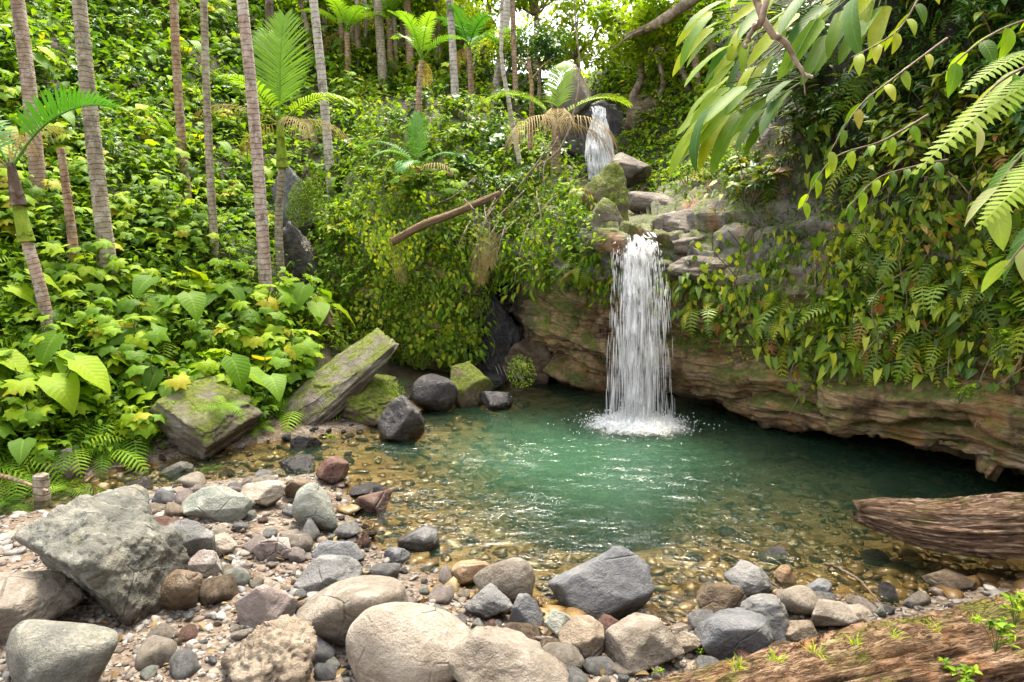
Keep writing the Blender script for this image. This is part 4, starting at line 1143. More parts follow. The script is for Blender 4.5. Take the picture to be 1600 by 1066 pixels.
# medium rocks on the shore and in the shallows, countable
BASE = []
for k in range(10):
    V, T = rock_shape(300+k, 3, planes=8+k % 4, sharp=[60, 10, 45][k % 3], rough=.06, flat=.7, hmin=.6)
    BASE.append((V, T))
SH = [(k, m, mesh_np('rock', V, None, T, mats=[RM[m]])) for k, (V, T) in enumerate(BASE) for m in ('tan', 'grey', 'slate', 'pink', 'pale', 'green', 'red', 'pit', 'grey', 'green', 'brown')]
DKM = [(k, m, mesh_np('rock', V, None, T, mats=[RM[m]])) for k, (V, T) in enumerate(BASE) for m in ('dark', 'red', 'brown', 'slate')]
ADJ = {'tan': 'tan-grey', 'grey': 'grey', 'slate': 'blue-grey', 'pink': 'pinkish', 'brown': 'brown', 'green': 'pale green', 'red': 'reddish', 'pit': 'pitted tan', 'pale': 'pale cream', 'dark': 'dark wet'}
def small_rocks(poly, step, smin, smax, pool, where, grp, sub=0.25, prob=1.):
    n = 0
    for u, v in poly_px(poly, step):
        if random.random() > prob: continue
        h = hit(u, v)
        if h is None: continue
        p = h[0]
        s = smin+(smax-smin)*random.random()**2.2
        if any(((p[0]-x)/(a+s*.5))**2+((p[1]-y)/(b+s*.5))**2 < .5 for x, y, a, b in NAMED): continue
        k, m, me = random.choice(pool)
        o = bpy.data.objects.new('rock', me); COL.objects.link(o)
        o.location = (p[0], p[1], p[2]+s*.30*(1-2*sub)); o.rotation_euler = (rr_(-.3, .3), rr_(-.3, .3), rr_(0, 6.3))
        o.scale = (s*rr_(.8, 1.2)*.5, s*rr_(.7, 1.)*.5, s*rr_(.7, 1.1)*.5)
        NAMED.append((p[0], p[1], s*.5, s*.5))
        lm = near(u, v, 75); z_ = (s-smin)/(smax-smin)
        tag(o, '%s %s rock %s' % ('larger' if z_ > .45 else 'tiny' if z_ < .03 else 'small', ADJ[m], 'close to '+lm if lm else where), 'rock', 'rocks close to '+lm if lm else grp); n += 1
    return n
nr = 0
nr += small_rocks([(180,745),(440,735),(560,850),(700,930),(880,1000),(700,1010),(560,1060),(230,1060),(270,900),(180,840)], 17, .06, .33, SH, 'lying on the shore gravel', 'small shore rocks', prob=.8)
nr += small_rocks([(660,890),(760,930),(860,985),(1060,985),(1200,915),(1320,940),(1500,920),(1300,1010),(1150,1060),(900,1080),(720,1000)], 19, .08, .34, SH, 'between the boulders at the near pool edge', 'rocks between the near boulders', prob=.9)
nr += small_rocks([(430,690),(530,690),(620,800),(660,880),(560,860),(500,760)], 22, .08, .22, DKM, 'at the wet left edge of the pool', 'wet rocks along the left pool edge', prob=.8)
nr += small_rocks([(560,690),(900,900),(1500,890),(1500,800),(1300,790),(1050,870),(800,820),(650,720)], 62, .12, .34, DKM, 'in the shallow water of the pool', 'rocks in the shallow pool', sub=.4, prob=.65)
nr += small_rocks([(1380,745),(1440,730),(1600,775),(1600,800),(1430,790)], 17, .08, .22, DKM, 'on the dark strand under the right overhang', 'stones under the overhang', prob=.9)
nr += small_rocks([(610,640),(720,580),(860,600),(700,660)], 20, .1, .25, DKM, 'along the back edge of the pool', 'wet rocks at the back of the pool', prob=.7)
nr += small_rocks([(60,690),(130,700),(450,690),(440,715),(200,760),(60,760)], 26, .08, .22, DKM+SH[:20], 'along the little stream below the left bank', 'rocks along the little stream', prob=.6)
nr += small_rocks([(430,655),(560,640),(720,612),(740,625),(640,665),(560,690),(450,690)], 17, .08, .26, DKM, 'on the dark ground below the fallen slab', 'wet rocks below the fallen slab', prob=.85)
print('ROCKS', nr)

# ------------------------------------------------------------------ gravel and bed stones nobody could count
def mat_gravel(name, stops, rough=.7):
    N = NT(name); t = N.sep(N.attr('leaf').outputs['Vector'])[2]
    n = N.noise(N.pos(), 60, 4); c = N.ramp(t, stops)
    c = N.mix(N.ramp(n, [(.3, 0.), (.7, .5)]), c, N.mix(1., c, (.6, .58, .55), 'MULTIPLY'))
    z = N.sep(N.pos())[2]; w = N.ramp(N.math('ADD', z, N.math('MULTIPLY', N.noise(N.pos(), 2, 3), .1)), [(.07, .75), (.17, 0.)])
    c = N.mix(w, c, N.mix(1., c, (.42, .38, .36), 'MULTIPLY'))
    return N.done(N.bsdf(c, N.math('SUBTRACT', rough, N.math('MULTIPLY', w, .4)), .35, N.bump(n, .4, .01)))
M_GRAVEL = mat_gravel('shore_gravel', [(0, (.075, .058, .048)), (.25, (.16, .125, .10)), (.45, (.22, .175, .14)), (.6, (.17, .17, .17)), (.8, (.29, .265, .235)), (.94, (.41, .385, .35)), (1, (.26, .10, .05))])
M_BED = mat_gravel('bed_stones', [(0, (.06, .035, .015)), (.3, (.17, .10, .035)), (.6, (.27, .18, .07)), (.85, (.24, .21, .11)), (1, (.38, .30, .17))], .5)
GB = []
for k in range(6):
    V, T = rock_shape(700+k, 2 if k < 3 else 1, planes=8, sharp=16, rough=.08, flat=.55, hmin=.55); GB.append(Tpl(V, None, T))
def gravel(name, XY, size, mat, flat=1.0, lift=.15):
    z = ground(XY); n = len(XY)
    s = size*.5
    R = rz_many(RNG.uniform(0, 6.3, n)) @ rx_many(RNG.normal(0, .3, n))
    S = np.stack([s*RNG.uniform(.8, 1.3, n), s*RNG.uniform(.6, 1., n), s*flat*RNG.uniform(.7, 1.1, n)], 1)
    R = R*S[:, None, :]
    P = np.column_stack([XY, z+s*lift])
    tint = np.clip(RNG.random(n)*.9+.12*fbm(P, 1.2, 2), 0, 1)
    idx = RNG.integers(0, len(GB), n)
    ts = [scatter(GB[k], R[idx == k], P[idx == k], tint[idx == k]) for k in range(len(GB))]
    return tag(add(name, join(ts).mesh(name, [mat])), kind='stuff')
def sample_px(poly, n, umin=None):
    poly = np.array(poly, float); lo, hi = poly.min(0), poly.max(0)
    q = RNG.uniform(lo, hi, (n, 2)); q = q[inside(q, poly)]
    # onto the plane of the shore, then refined on the ground
    out = []
    for u, v in q:
        h = hit(u, v)
        if h is not None and h[3] == 'g': out.append(h[0][:2])
    return np.array(out)
XY = sample_px([(-700,900),(-120,790),(120,745),(430,722),(545,740),(700,910),(880,985),(1200,925),(1600,925),(1700,1120),(-700,1250)], 26000)
XY = XY+RNG.normal(0, .06, XY.shape)
nz_ = fbm(np.column_stack([XY, XY[:, 0]*0]), .9, 3); k_ = nz_ > RNG.normal(-.42, .18, len(XY)); XY = XY[k_]; nz_ = nz_[k_]
d = np.hypot(XY[:, 0], XY[:, 1])
gravel('shore_gravel', XY, (.018+.060*RNG.random(len(XY))**2.5)*(1+.7*nz_)*np.clip(d/4, .8, 2.0), M_GRAVEL)
XY = sample_px([(60,760),(420,690),(560,680),(760,610),(1040,640),(1200,640),(1640,760),(1640,920),(1200,950),(960,1000),(700,930),(540,800),(500,730),(60,790)], 6500)
XY = XY+RNG.normal(0, .05, XY.shape)
gravel('bed_stones', XY, .04+.20*RNG.random(len(XY))**2.0, M_BED, .7)

# fallen leaves on the shore
XY = sample_px([(60,800),(430,760),(560,850),(700,950),(1100,985),(1300,960),(1300,1066),(60,1066)], 330)
if True:
    n = len(XY); z = ground(XY)
    R = rz_many(RNG.uniform(0, 6.3, n)) @ rx_many(RNG.normal(0, .35, n)) @ ry_many(RNG.normal(0, .35, n))
    R = R*RNG.uniform(.04, .10, n)[:, None, None]
    t_ = leaf(1, .45, 4, 'ovate', .35, .8)
    tag(add('leaf_litter', scatter(t_, R, np.column_stack([XY, z+.045]), RNG.random(n)*.7).mesh('leaf_litter', [M_DRY])), kind='stuff')
# ------------------------------------------------------------------ palm trunks and palms
def mat_bark(name, a, b, c, rings=16., lich=.5):
    N = NT(name); p = N.obj()
    lng = N.sep(N.attr('leaf').outputs['Vector'])[1]
    wob = N.noise(p, 5, 3)
    s = N.math('FRACT', N.math('ADD', N.math('MULTIPLY', lng, rings), N.math('MULTIPLY', wob, 1.3)))
    ring = N.ramp(s, [(0, .0), (.12, 1.), (.75, .8), (1, .1)])
    n = N.noise(N.mapping(p, (1, 1, .5)), 9, 6, .7)
    col = N.ramp(n, [(.3, a), (.5, b), (.7, c)])
    col = N.mix(ring, N.mix(1., col, (.55, .47, .43), 'MULTIPLY'), col)
    if lich:
        col = N.mix(N.ramp(N.noise(p, 6, 5, .7), [(.52, 0.), (.60, lich)]), col, (.50, .48, .42))
        col = N.mix(N.ramp(N.noise(N.mapping(p, (1, 1, .6), loc=(5, 5, 5)), 3.5, 4, .7), [(.53, 0.), (.64, .75)]), col, (.09, .07, .055))
    h = N.math('ADD', ring, N.math('MULTIPLY', n, .8))
    return N.done(N.bsdf(col, .8, .2, N.bump(h, .6, .02)))
BARK = {'brown': mat_bark('brown_palm_bark', (.15, .105, .075), (.30, .22, .16), (.44, .35, .28)),
        'ringed': mat_bark('ringed_pinkish_bark', (.22, .15, .12), (.42, .32, .27), (.58, .50, .44), 11., .7),
        'white': mat_bark('whitish_palm_bark', (.27, .23, .19), (.46, .42, .37), (.62, .58, .53), 9., .4),
        'grey': mat_bark('grey_olive_bark', (.15, .125, .09), (.29, .25, .18), (.43, .38, .29), 13., .5),
        'rust': mat_bark('rusty_bark', (.16, .09, .05), (.31, .20, .12), (.43, .32, .22), 12., .4),
        'green': mat_bark('green_crownshaft', (.10, .17, .015), (.20, .30, .025), (.34, .40, .06), 3., 0),
        'dark': mat_bark('dark_branch_bark', (.05, .035, .025), (.12, .085, .06), (.22, .17, .12), 3., .2),
        'twig': mat_bark('pale_branch_bark', (.17, .12, .085), (.30, .23, .17), (.42, .35, .28), 3., .3)}
def trunk_geo(p0, p1, r0, r1, bend=(0, 0), n=40, sides=14, ring=11., amp=.03):
    p0, p1 = np.array(p0, float), np.array(p1, float)
    t = np.linspace(0, 1, n*4)
    path = p0+(p1-p0)*t[:, None]+np.array((bend[0], bend[1], 0))*np.sin(t*PI)[:, None]
    L = np.linalg.norm(p1-p0)
    r = (r0+(r1-r0)*t)*(1+.35*np.exp(-t*L*2.2))*(1+amp*np.cos(t*L*ring*2*PI)*.5)
    r = r*(1+.04*fbm(path, 2.0, 2))
    return tube(path, r, sides)
def hit_down(u, v):
    for k in range(60):
        h = hit(u, v+4*k)
        if h is not None and h[2] < 60: return h
def pole_px(base, top, wpx, bark, label, group='palm trunks on the left bank', name='palm_tree', ybase=None, vtop=-230, bend=(0, 0), dy=.25, cat='palm tree', taper=.78):
    """trunk standing on the ground seen at pixel base and passing pixel top"""
    h = hit_down(*base)
    p0 = h[0] if ybase is None else at_y(base[0], base[1], ybase)
    if ybase is not None and h[0][1] < ybase: pass
    y0 = p0[1]
    # the line base->top continued above the frame
    f = (vtop-base[1])/(top[1]-base[1]); ut = base[0]+(top[0]-base[0])*f
    p1 = at_y(ut, vtop, y0+dy)
    d = depth_of(p0); r = wpx/FPX*d/2
    e = empty(name, p0)
    q0 = np.array((0, 0, -.5))-(p1-p0)/np.linalg.norm(p1-p0)*0
    if bend == (0, 0): bend = (rr_(-.10, .10), rr_(-.05, .05))
    tr = trunk_geo(q0, p1-p0, r*rr_(1.05, 1.2), r*taper, bend)
    add('trunk', tr.mesh('trunk', [BARK[bark]]), e)
    tag(e, label, cat, group)
    return e, p0, p1, r
def fronds_on(e, loc, specs, mat, mdry=M_DRY):
    """specs: (azimuth, lift, L, droop, dry, kw)"""
    for az, lift, L, droop, dry, kw in specs:
        if dry: kw = {**kw, 'lw': kw.get('lw', .035)*.5, 'hang': kw.get('hang', .8)*1.25, 'n': int(kw['n']*.8)}
        f = palm_frond(L=L, lift=lift, droop=droop, **kw)
        f.A[:, 2] = np.clip(.5+RNG.normal(0, .15)+.12*np.sin(f.A[:, 1]*3), 0, 1)
        o = add('dry_frond' if dry else 'frond', f.mesh('frond', [mdry if dry else mat]), e, loc, (0, 0, az))
        if dry: o['label'] = 'withered brown frond'

pole_px((62, 350), (18, 0), 21, 'brown', 'dark brown leaning palm trunk at the far left edge')
pole_px((178, 475), (128, 0), 22, 'grey', 'thick grey-brown palm trunk, second from the left edge')
pole_px((292, 312), (278, 0), 13, 'rust', 'slim pinkish-brown trunk in the middle of the left slope')
pole_px((336, 412), (323, 0), 12, 'grey', 'slim grey-olive trunk beside the slim pinkish-brown one')
pole_px((416, 478), (371, 0), 18, 'ringed', 'strongly ringed pinkish palm trunk leaning left')
pole_px((520, 318), (484, 0), 14, 'white', 'whitish lichen-covered palm trunk above the gully')
e, p0, p1, r = pole_px((122, 455), (95, 235), 14, 'rust', 'short rusty trunk snapped off behind the left palm frond', vtop=232)
# palm in the middle of the slope with a green crown shaft
e, p0, p1, r = pole_px((443, 445), (441, 262), 12, 'grey', 'young palm with upright sunlit fronds and green crownshaft', vtop=258, dy=0, taper=.9)
c = p1-p0
cs = trunk_geo(c-np.array((0, 0, .05)), c+np.array((0, 0, .75)), r*1.15, r*.8, n=10, amp=0)
add('crownshaft', cs.mesh('crownshaft', [BARK['green']]), e)
top = c+np.array((0, 0, .72))
fronds_on(e, tuple(top), [(-.15, 1.5, 2.0, .35, False, dict(n=46, ll=.85, vee=.12, hang=.10)), (.5, 1.38, 1.85, .5, False, dict(n=40, ll=.75, vee=.2, hang=.12)),
    (-1.75, .75, 1.6, 1.4, False, dict(n=34, ll=.5, hang=.5)), (1.8, .55, 1.5, 1.2, True, dict(n=30, ll=.45, hang=.7)), (-1.4, .3, 1.3, 1.3, True, dict(n=28, ll=.42, hang=.8)),
    (2.7, .9, 1.5, 1.2, False, dict(n=30, ll=.5, hang=.4)), (1.2, .1, 1.0, 1.6, True, dict(n=24, ll=.4, hang=.9)), (-2.4, .3, 1.2, 1.5, True, dict(n=24, ll=.4, hang=.9))], M_PALMY)
# left palm with the big frond
e, p0, p1, r = pole_px((78, 552), (40, 372), 17, 'brown', 'leaning palm at the left edge with one big arched green frond', vtop=372, dy=0, taper=.95)
c = p1-p0; ax = c/np.linalg.norm(c)
add('crownshaft', trunk_geo(c-ax*.05, c+ax*.42, r*1.05, r*.9, n=10, amp=0).mesh('crownshaft', [BARK['green']]), e)
c2 = c+ax*.42
add('frond_base', trunk_geo(c2, c2+ax*.45+np.array((0, 0, .1)), r*1.0, r*.55, n=10, amp=0).mesh('frond_base', [BARK['dark']]), e)
c3 = c2+ax*.45
fronds_on(e, tuple(c3), [(-1.55, 1.0, 1.75, 1.35, False, dict(n=40, ll=.55, vee=.75, hang=.12, lw=.045, stalk=.3)), (1.3, 1.1, 1.7, 1.2, False, dict(n=36, ll=.5, hang=.25)),
    (.6, 1.0, 1.2, 1.4, True, dict(n=26, ll=.5, hang=.9)), (2.4, .9, 1.1, 1.5, True, dict(n=26, ll=.45, hang=.9)), (1.7, .5, 1.0, 1.4, True, dict(n=24, ll=.4, hang=.9)), (-.5, 1.3, 1.0, 1.6, True, dict(n=24, ll=.4, hang=1.))], M_PALM)
# small palm on the middle slope with drooping pale fronds
h = hit(655, 300); e = empty('small_palm', h[0]); tag(e, 'small stemless palm with pale drooping fronds on the middle slope', 'palm')
add('trunk', trunk_geo((0, 0, -.4), (.0, -.1, .45), .07, .05, n=8).mesh('trunk', [BARK['brown']]), e)
fronds_on(e, (0, -.1, .4), [(.15, 1.5, 1.15, .6, False, dict(n=28, ll=.33, hang=.1, lw=.028)), (-1.2, .85, 1.15, 1.9, False, dict(n=28, ll=.33, hang=.5, lw=.028)), (1.9, .9, 1.0, 1.8, False, dict(n=28, ll=.33, hang=.5, lw=.028)), (1.2, .9, 1.5, 1.5, False, dict(n=30, ll=.3, hang=.4, lw=.028)), (2.9, .5, .9, 1.5, False, dict(n=24, ll=.3, hang=.5)), (-2.2, .4, .9, 1.3, True, dict(n=20, ll=.3, hang=.8))], M_PALM)
# dry-skirted palm left of the upper cascade
h = hit(868, 270); e = empty('small_palm', h[0]); tag(e, 'small palm with yellowed hanging fronds left of the upper cascade', 'palm')
add('trunk', trunk_geo((0, 0, -.4), (.0, -.2, 1.0), .10, .08, n=8).mesh('trunk', [BARK['brown']]), e)
fronds_on(e, (0, -.2, .95), [(-1.3, .7, 1.6, 1.2, False, dict(n=30, ll=.5, hang=.35)), (1.4, .8, 1.5, 1.3, False, dict(n=30, ll=.5, hang=.35)), (-.3, 1.3, 1.5, .8, False, dict(n=30, ll=.5)), (-2.2, .2, 1.4, 1.5, True, dict(n=28, ll=.5, hang=.9)), (2.4, .2, 1.4, 1.5, True, dict(n=28, ll=.5, hang=.9)), (3.1, .4, 1.3, 1.6, True, dict(n=28, ll=.5, hang=.9)), (-1.6, -.1, 1.3, 1.2, True, dict(n=28, ll=.45, hang=.9))], M_PALMY)
# far palms
for i, (u, v, vt, lab) in enumerate([(662, 205, 95, 'far palm with bright fan of sunlit fronds above the middle slope'), (735, 165, 75, 'far palm with dark green fronds left of the leaning white trunk'), (545, 130, 50, 'far palm with pale arching fronds at the top of the slope'), (610, 120, 30, 'far palm half hidden behind the upper trunks')]):
    e, p0, p1, r = pole_px((u, v), (u-3, vt), 10, 'rust', lab, None, 'palm_tree', vtop=vt, dy=0)
    L = depth_of(p0)*.075
    fronds_on(e, tuple(p1-p0), [(k*.9+i, rr_(.6, 1.45), L*rr_(.8, 1.1), rr_(.8, 1.5), False, dict(n=26, ll=L*.3, hang=.3, lw=.03*L)) for k in range(6)]+[(k*1.7+i*.6, .1, L*.7, 1.5, True, dict(n=20, ll=L*.25, hang=.9, lw=.03*L)) for k in range(1)], M_PALMY if i != 1 else M_PALM)
FT = [((575, 95), (570, 0), 7, 'white', 'far pale trunk just left of the grey-brown one'), ((655, 80), (652, 0), 6, 'rust', 'far slender rusty trunk left of the straight white trunk'), ((728, 75), (724, 0), 6, 'white', 'far slender white trunk right of the dark green palm'), ((762, 70), (765, 0), 6, 'rust', 'far slender rusty trunk under the sky gap'), ((590, 60), (586, 0), 5, 'twig', 'far slimmest pale trunk at the top of the slope'), ((670, 60), (668, 0), 5, 'twig', 'far slimmest bare trunk behind the bright palm fan'), ((835, 110), (838, 0), 7, 'white', 'far white trunk right of the sky gap'), ((510, 70), (503, 0), 7, 'rust', 'far rusty trunk behind the whitish palm trunk'), ((600, 140), (588, 0), 13, 'grey', 'far grey-brown trunk, leftmost of the upper middle group'), ((643, 125), (637, 0), 11, 'rust', 'far brownish trunk with climbing leaves in the upper middle'), ((713, 170), (699, 0), 11, 'white', 'far straight white trunk in the upper middle'),
      ((770, 150), (790, 0), 13, 'white', 'far white trunk leaning right below the bright sky'), ((808, 160), (806, 0), 8, 'rust', 'far thin reddish trunk just right of the leaning white one'), ((560, 110), (556, 0), 8, 'twig', 'far thin pale trunk above the gully'), ((620, 110), (617, 0), 7, 'grey', 'far thin grey trunk between the upper trunks'), ((684, 100), (680, 0), 7, 'twig', 'far thin pale trunk behind the bright palm'), ((538, 100), (530, 0), 8, 'rust', 'far thin brown trunk right of the whitish palm trunk'), ((745, 90), (748, 0), 7, 'twig', 'far thin pale trunk near the sky gap'), ((420, 120), (417, 0), 12, 'dark', 'dark vine-wrapped trunk behind the young palm'), ((1095, 150), (1078, 0), 9, 'rust', 'thin reddish trunk at the top right of the upper cascade'), ((1115, 90), (1100, 0), 12, 'twig', 'pale trunk behind the broad blade leaves')]
for b, t, w, bk, lab in FT:
    pole_px(b, t, w, bk, lab, 'far trunks', 'bare_tree' if bk in ('dark', 'twig') else 'palm_tree', cat='tree trunk' if bk in ('dark', 'twig') else 'palm tree')

# ------------------------------------------------------------------ broadleaf trees
def crown(R, n, size, seed, flat=.75, clumps=26):
    rg = np.random.default_rng(seed)
    c = rg.normal(size=(clumps, 3)); c /= np.linalg.norm(c, axis=1)[:, None]; c *= (rg.random(clumps)**.5)[:, None]*R*.85; c[:, 2] *= flat
    k = rg.integers(0, clumps, n)
    off = rg.normal(size=(n, 3)); off /= np.linalg.norm(off, axis=1)[:, None]
    P = c[k]+off*(rg.random(n)**.4)[:, None]*R*rg.uniform(.2, .38, clumps)[k][:, None]*np.array((1, 1, .7))
    Rm = rz_many(rg.uniform(0, 6.3, n)) @ rx_many(rg.uniform(-1., .5, n)) @ ry_many(rg.uniform(-.6, .6, n))
    s = rg.uniform(.7, 1.3, n)*size
    t = np.clip(rg.random(clumps)[k]*.6+rg.random(n)*.4, 0, 1)
    return scatter(leaf(1, .5, 3, 'ovate', .3, .6), Rm*s[:, None, None], P, t), c
def limb(a, b, r0, r1, wob=.15, n=14, sides=7, seed=0):
    a, b = np.array(a, float), np.array(b, float); rg = np.random.default_rng(seed)
    k = rg.normal(0, wob, (5, 3)); k[0] = k[-1] = 0
    pts = a+(b-a)*np.linspace(0, 1, 5)[:, None]+k*np.linalg.norm(b-a)*.3
    return tube(spline(pts, n), np.linspace(r0, r1, n), sides)
CR = {m: [crown(1.0, 1700, .115, 40+i) for i in range(3)] for m in ('a',)}
CRM = {}
def tree(u, v, vtop, Rpx, mat, mname, label, seed, group=None, bark='twig', ydist=None):
    h = hit_down(u, v); p0 = h[0]
    p1 = at_y(u+random.uniform(-15, 15), vtop, p0[1]); H = p1-p0; R = Rpx/FPX*depth_of(p0)
    e = empty('broadleaf_tree', p0); tag(e, label, 'tree', group)
    add('trunk', limb((0, 0, -.5), H*.9, R*.075, R*.035, .12, seed=seed).mesh('trunk', [BARK[bark]]), e)
    i = seed % 3
    key = (mname, i)
    if key not in CRM: CRM[key] = CR['a'][i][0].mesh('crown', [mat])
    cr = add('crown', CRM[key], e, tuple(H)); cr.scale = (R, R, R*.85); cr.rotation_euler = (0, 0, seed*1.1)
    cl = CR['a'][i][1]
    for k in range(0, 16, 3):
        q = np.array(rotm('z', seed*1.1) @ cl[k])*R*np.array((1, 1, .85))
        add('limb', limb(H*.75, H+q, R*.03, R*.008, .2, seed=seed+k).mesh('limb', [BARK[bark]]), e)
TR = [(905, 175, 60, 95, M_YELLOW, 'y', 'sunlit leafy tree above the upper cascade'), (1000, 170, 40, 110, M_YELLOW, 'y', 'wide green tree right above the upper cascade'), (1075, 130, 10, 90, M_BRIGHT, 'b', 'green tree at the top behind the broad blade leaves'),
      (850, 180, 75, 60, M_DARK, 'd', 'slender dark-leaved tree left of the upper cascade'), (830, 120, -10, 80, M_YELLOW, 'y', 'bright yellow-green tree under the sky gap'), (690, 100, -20, 80, M_YELLOW, 'y', 'bright yellow-green tree among the far white trunks'),
      (620, 90, -10, 70, M_BRIGHT, 'b', 'light green tree at the top of the middle slope'), (560, 80, -40, 70, M_YELLOW, 'y', 'bright tree crown behind the whitish palm trunk'), (480, 80, -40, 80, M_BRIGHT, 'b', 'green tree above the young palm'), (960, 110, -40, 100, M_YELLOW, 'y', 'tall yellow-green tree at the top right of the sky gap'), (735, 120, 45, 70, M_YELLOW, 'y', 'low bright tree behind the far palms'), (790, 140, 70, 60, M_YELLOW, 'y', 'low sunlit tree under the leaning white trunk'), (1035, 150, 60, 80, M_YELLOW, 'y', 'yellow-green tree right of the upper cascade'), (770, 60, -50, 60, M_BRIGHT, 'b', 'small pale tree crown right beside the sky gap')]
for i, (u, v, vt, R, m, mn, lab) in enumerate(TR): tree(u, v, vt, R, m, mn, lab, i+1)

# trees added on the right wall, mostly out of view, to shade it
for i, (c, R, lab) in enumerate([((5.7, 9.6, 7.6), 2.0, 'added shade tree leaning over the right wall behind the ribbed leaves'), ((6.6, 7.4, 7.6), 2.1, 'added shade tree rising from the right wall beyond the upper right corner'), ((7.0, 4.8, 7.4), 1.9, 'added shade tree on the right wall nearest to the view')]):
    c = np.array(c); b = np.array((c[0]+1.4, c[1]+1.0, 6.0)); e = empty('broadleaf_tree', b); tag(e, lab, 'tree', None)
    add('trunk', limb((0, 0, -.8), c-b, .16, .09, .1, seed=i+60).mesh('trunk', [BARK['dark']]), e)
    g_, cl = crown(R, 3600, .19, 80+i, .6, 34)
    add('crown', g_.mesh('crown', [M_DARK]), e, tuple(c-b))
    for k in range(0, 30, 5): add('limb', limb((c-b)*.8, c-b+cl[k], .06, .012, .2, seed=k+i).mesh('limb', [BARK['dark']]), e)
# ------------------------------------------------------------------ waterfalls
def scatter_normal(N):
    # spray scatters light evenly: its facets face every way, so bend the shading normal towards the open sky
    g = N.n('ShaderNodeNewGeometry').outputs['Normal']
    return N.vmath('NORMALIZE', N.vmath('ADD', N.vmath('MULTIPLY', g, (.45, .45, .45)), (0, -.15, .8)))
def mat_fall(name, dens=.5, sx=17., sy=1.7):
    N = NT(name)
    x, y, t = N.sep(N.attr('leaf').outputs['Vector'])[:3]
    cv = N.n('ShaderNodeCombineXYZ'); N.put(cv.inputs[0], N.math('MULTIPLY', x, sx)); N.put(cv.inputs[1], N.math('MULTIPLY', y, sy)); N.put(cv.inputs[2], N.math('MULTIPLY', t, 29))
    n = N.noise(cv.outputs[0], 1.0, 5, .65, .3)
    cv2 = N.n('ShaderNodeCombineXYZ'); N.put(cv2.inputs[0], N.math('MULTIPLY', x, sx*.22)); N.put(cv2.inputs[1], N.math('MULTIPLY', y, sy*2)); N.put(cv2.inputs[2], N.math('MULTIPLY', t, 5))
    n2 = N.noise(cv2.outputs[0], 1.0, 3)
    f = N.math('ADD', N.math('MULTIPLY', n, .7), N.math('MULTIPLY', n2, .3))
    edge = N.ramp(N.math('ABSOLUTE', N.math('SUBTRACT', x, .5)), [(.20, 0.), (.5, .2)])
    thin = N.math('MULTIPLY', y, .026)
    a = N.ramp(N.math('SUBTRACT', N.math('SUBTRACT', f, edge), thin), [(dens-.085, 0.), (dens+.105, .93)])
    d = N.n('ShaderNodeBsdfDiffuse'); d.inputs['Color'].default_value = (.97, .975, .98, 1); N.put(d.inputs['Normal'], scatter_normal(N))
    tl = N.n('ShaderNodeBsdfTranslucent'); tl.inputs['Color'].default_value = (.97, .975, .98, 1)
    w = N.mixs(.22, d.outputs[0], tl.outputs[0])
    g = N.n('ShaderNodeBsdfGlossy'); g.inputs['Roughness'].default_value = .25
    w = N.mixs(.03, w, g.outputs[0])
    tr = N.n('ShaderNodeBsdfTransparent')
    return N.done(N.mixs(a, tr.outputs[0], w))
def mat_strand(name):
    N = NT(name)
    d = N.n('ShaderNodeBsdfDiffuse'); d.inputs['Color'].default_value = (.97, .975, .98, 1); N.put(d.inputs['Normal'], scatter_normal(N))
    tl = N.n('ShaderNodeBsdfTranslucent'); tl.inputs['Color'].default_value = (.97, .975, .98, 1)
    g = N.n('ShaderNodeBsdfGlossy'); g.inputs['Roughness'].default_value = .2
    tr = N.n('ShaderNodeBsdfTransparent')
    w = N.mixs(.1, N.mixs(.22, d.outputs[0], tl.outputs[0]), g.outputs[0])
    return N.done(N.mixs(.8, tr.outputs[0], w))
M_FALL = mat_fall('falling_water', .487); M_FALL2 = mat_fall('falling_water_thin', .52, 26., 2.4)
M_STRAND = mat_strand('water_strands')
M_FALLUP = mat_fall('cascade_water', .46, 30., 3.)

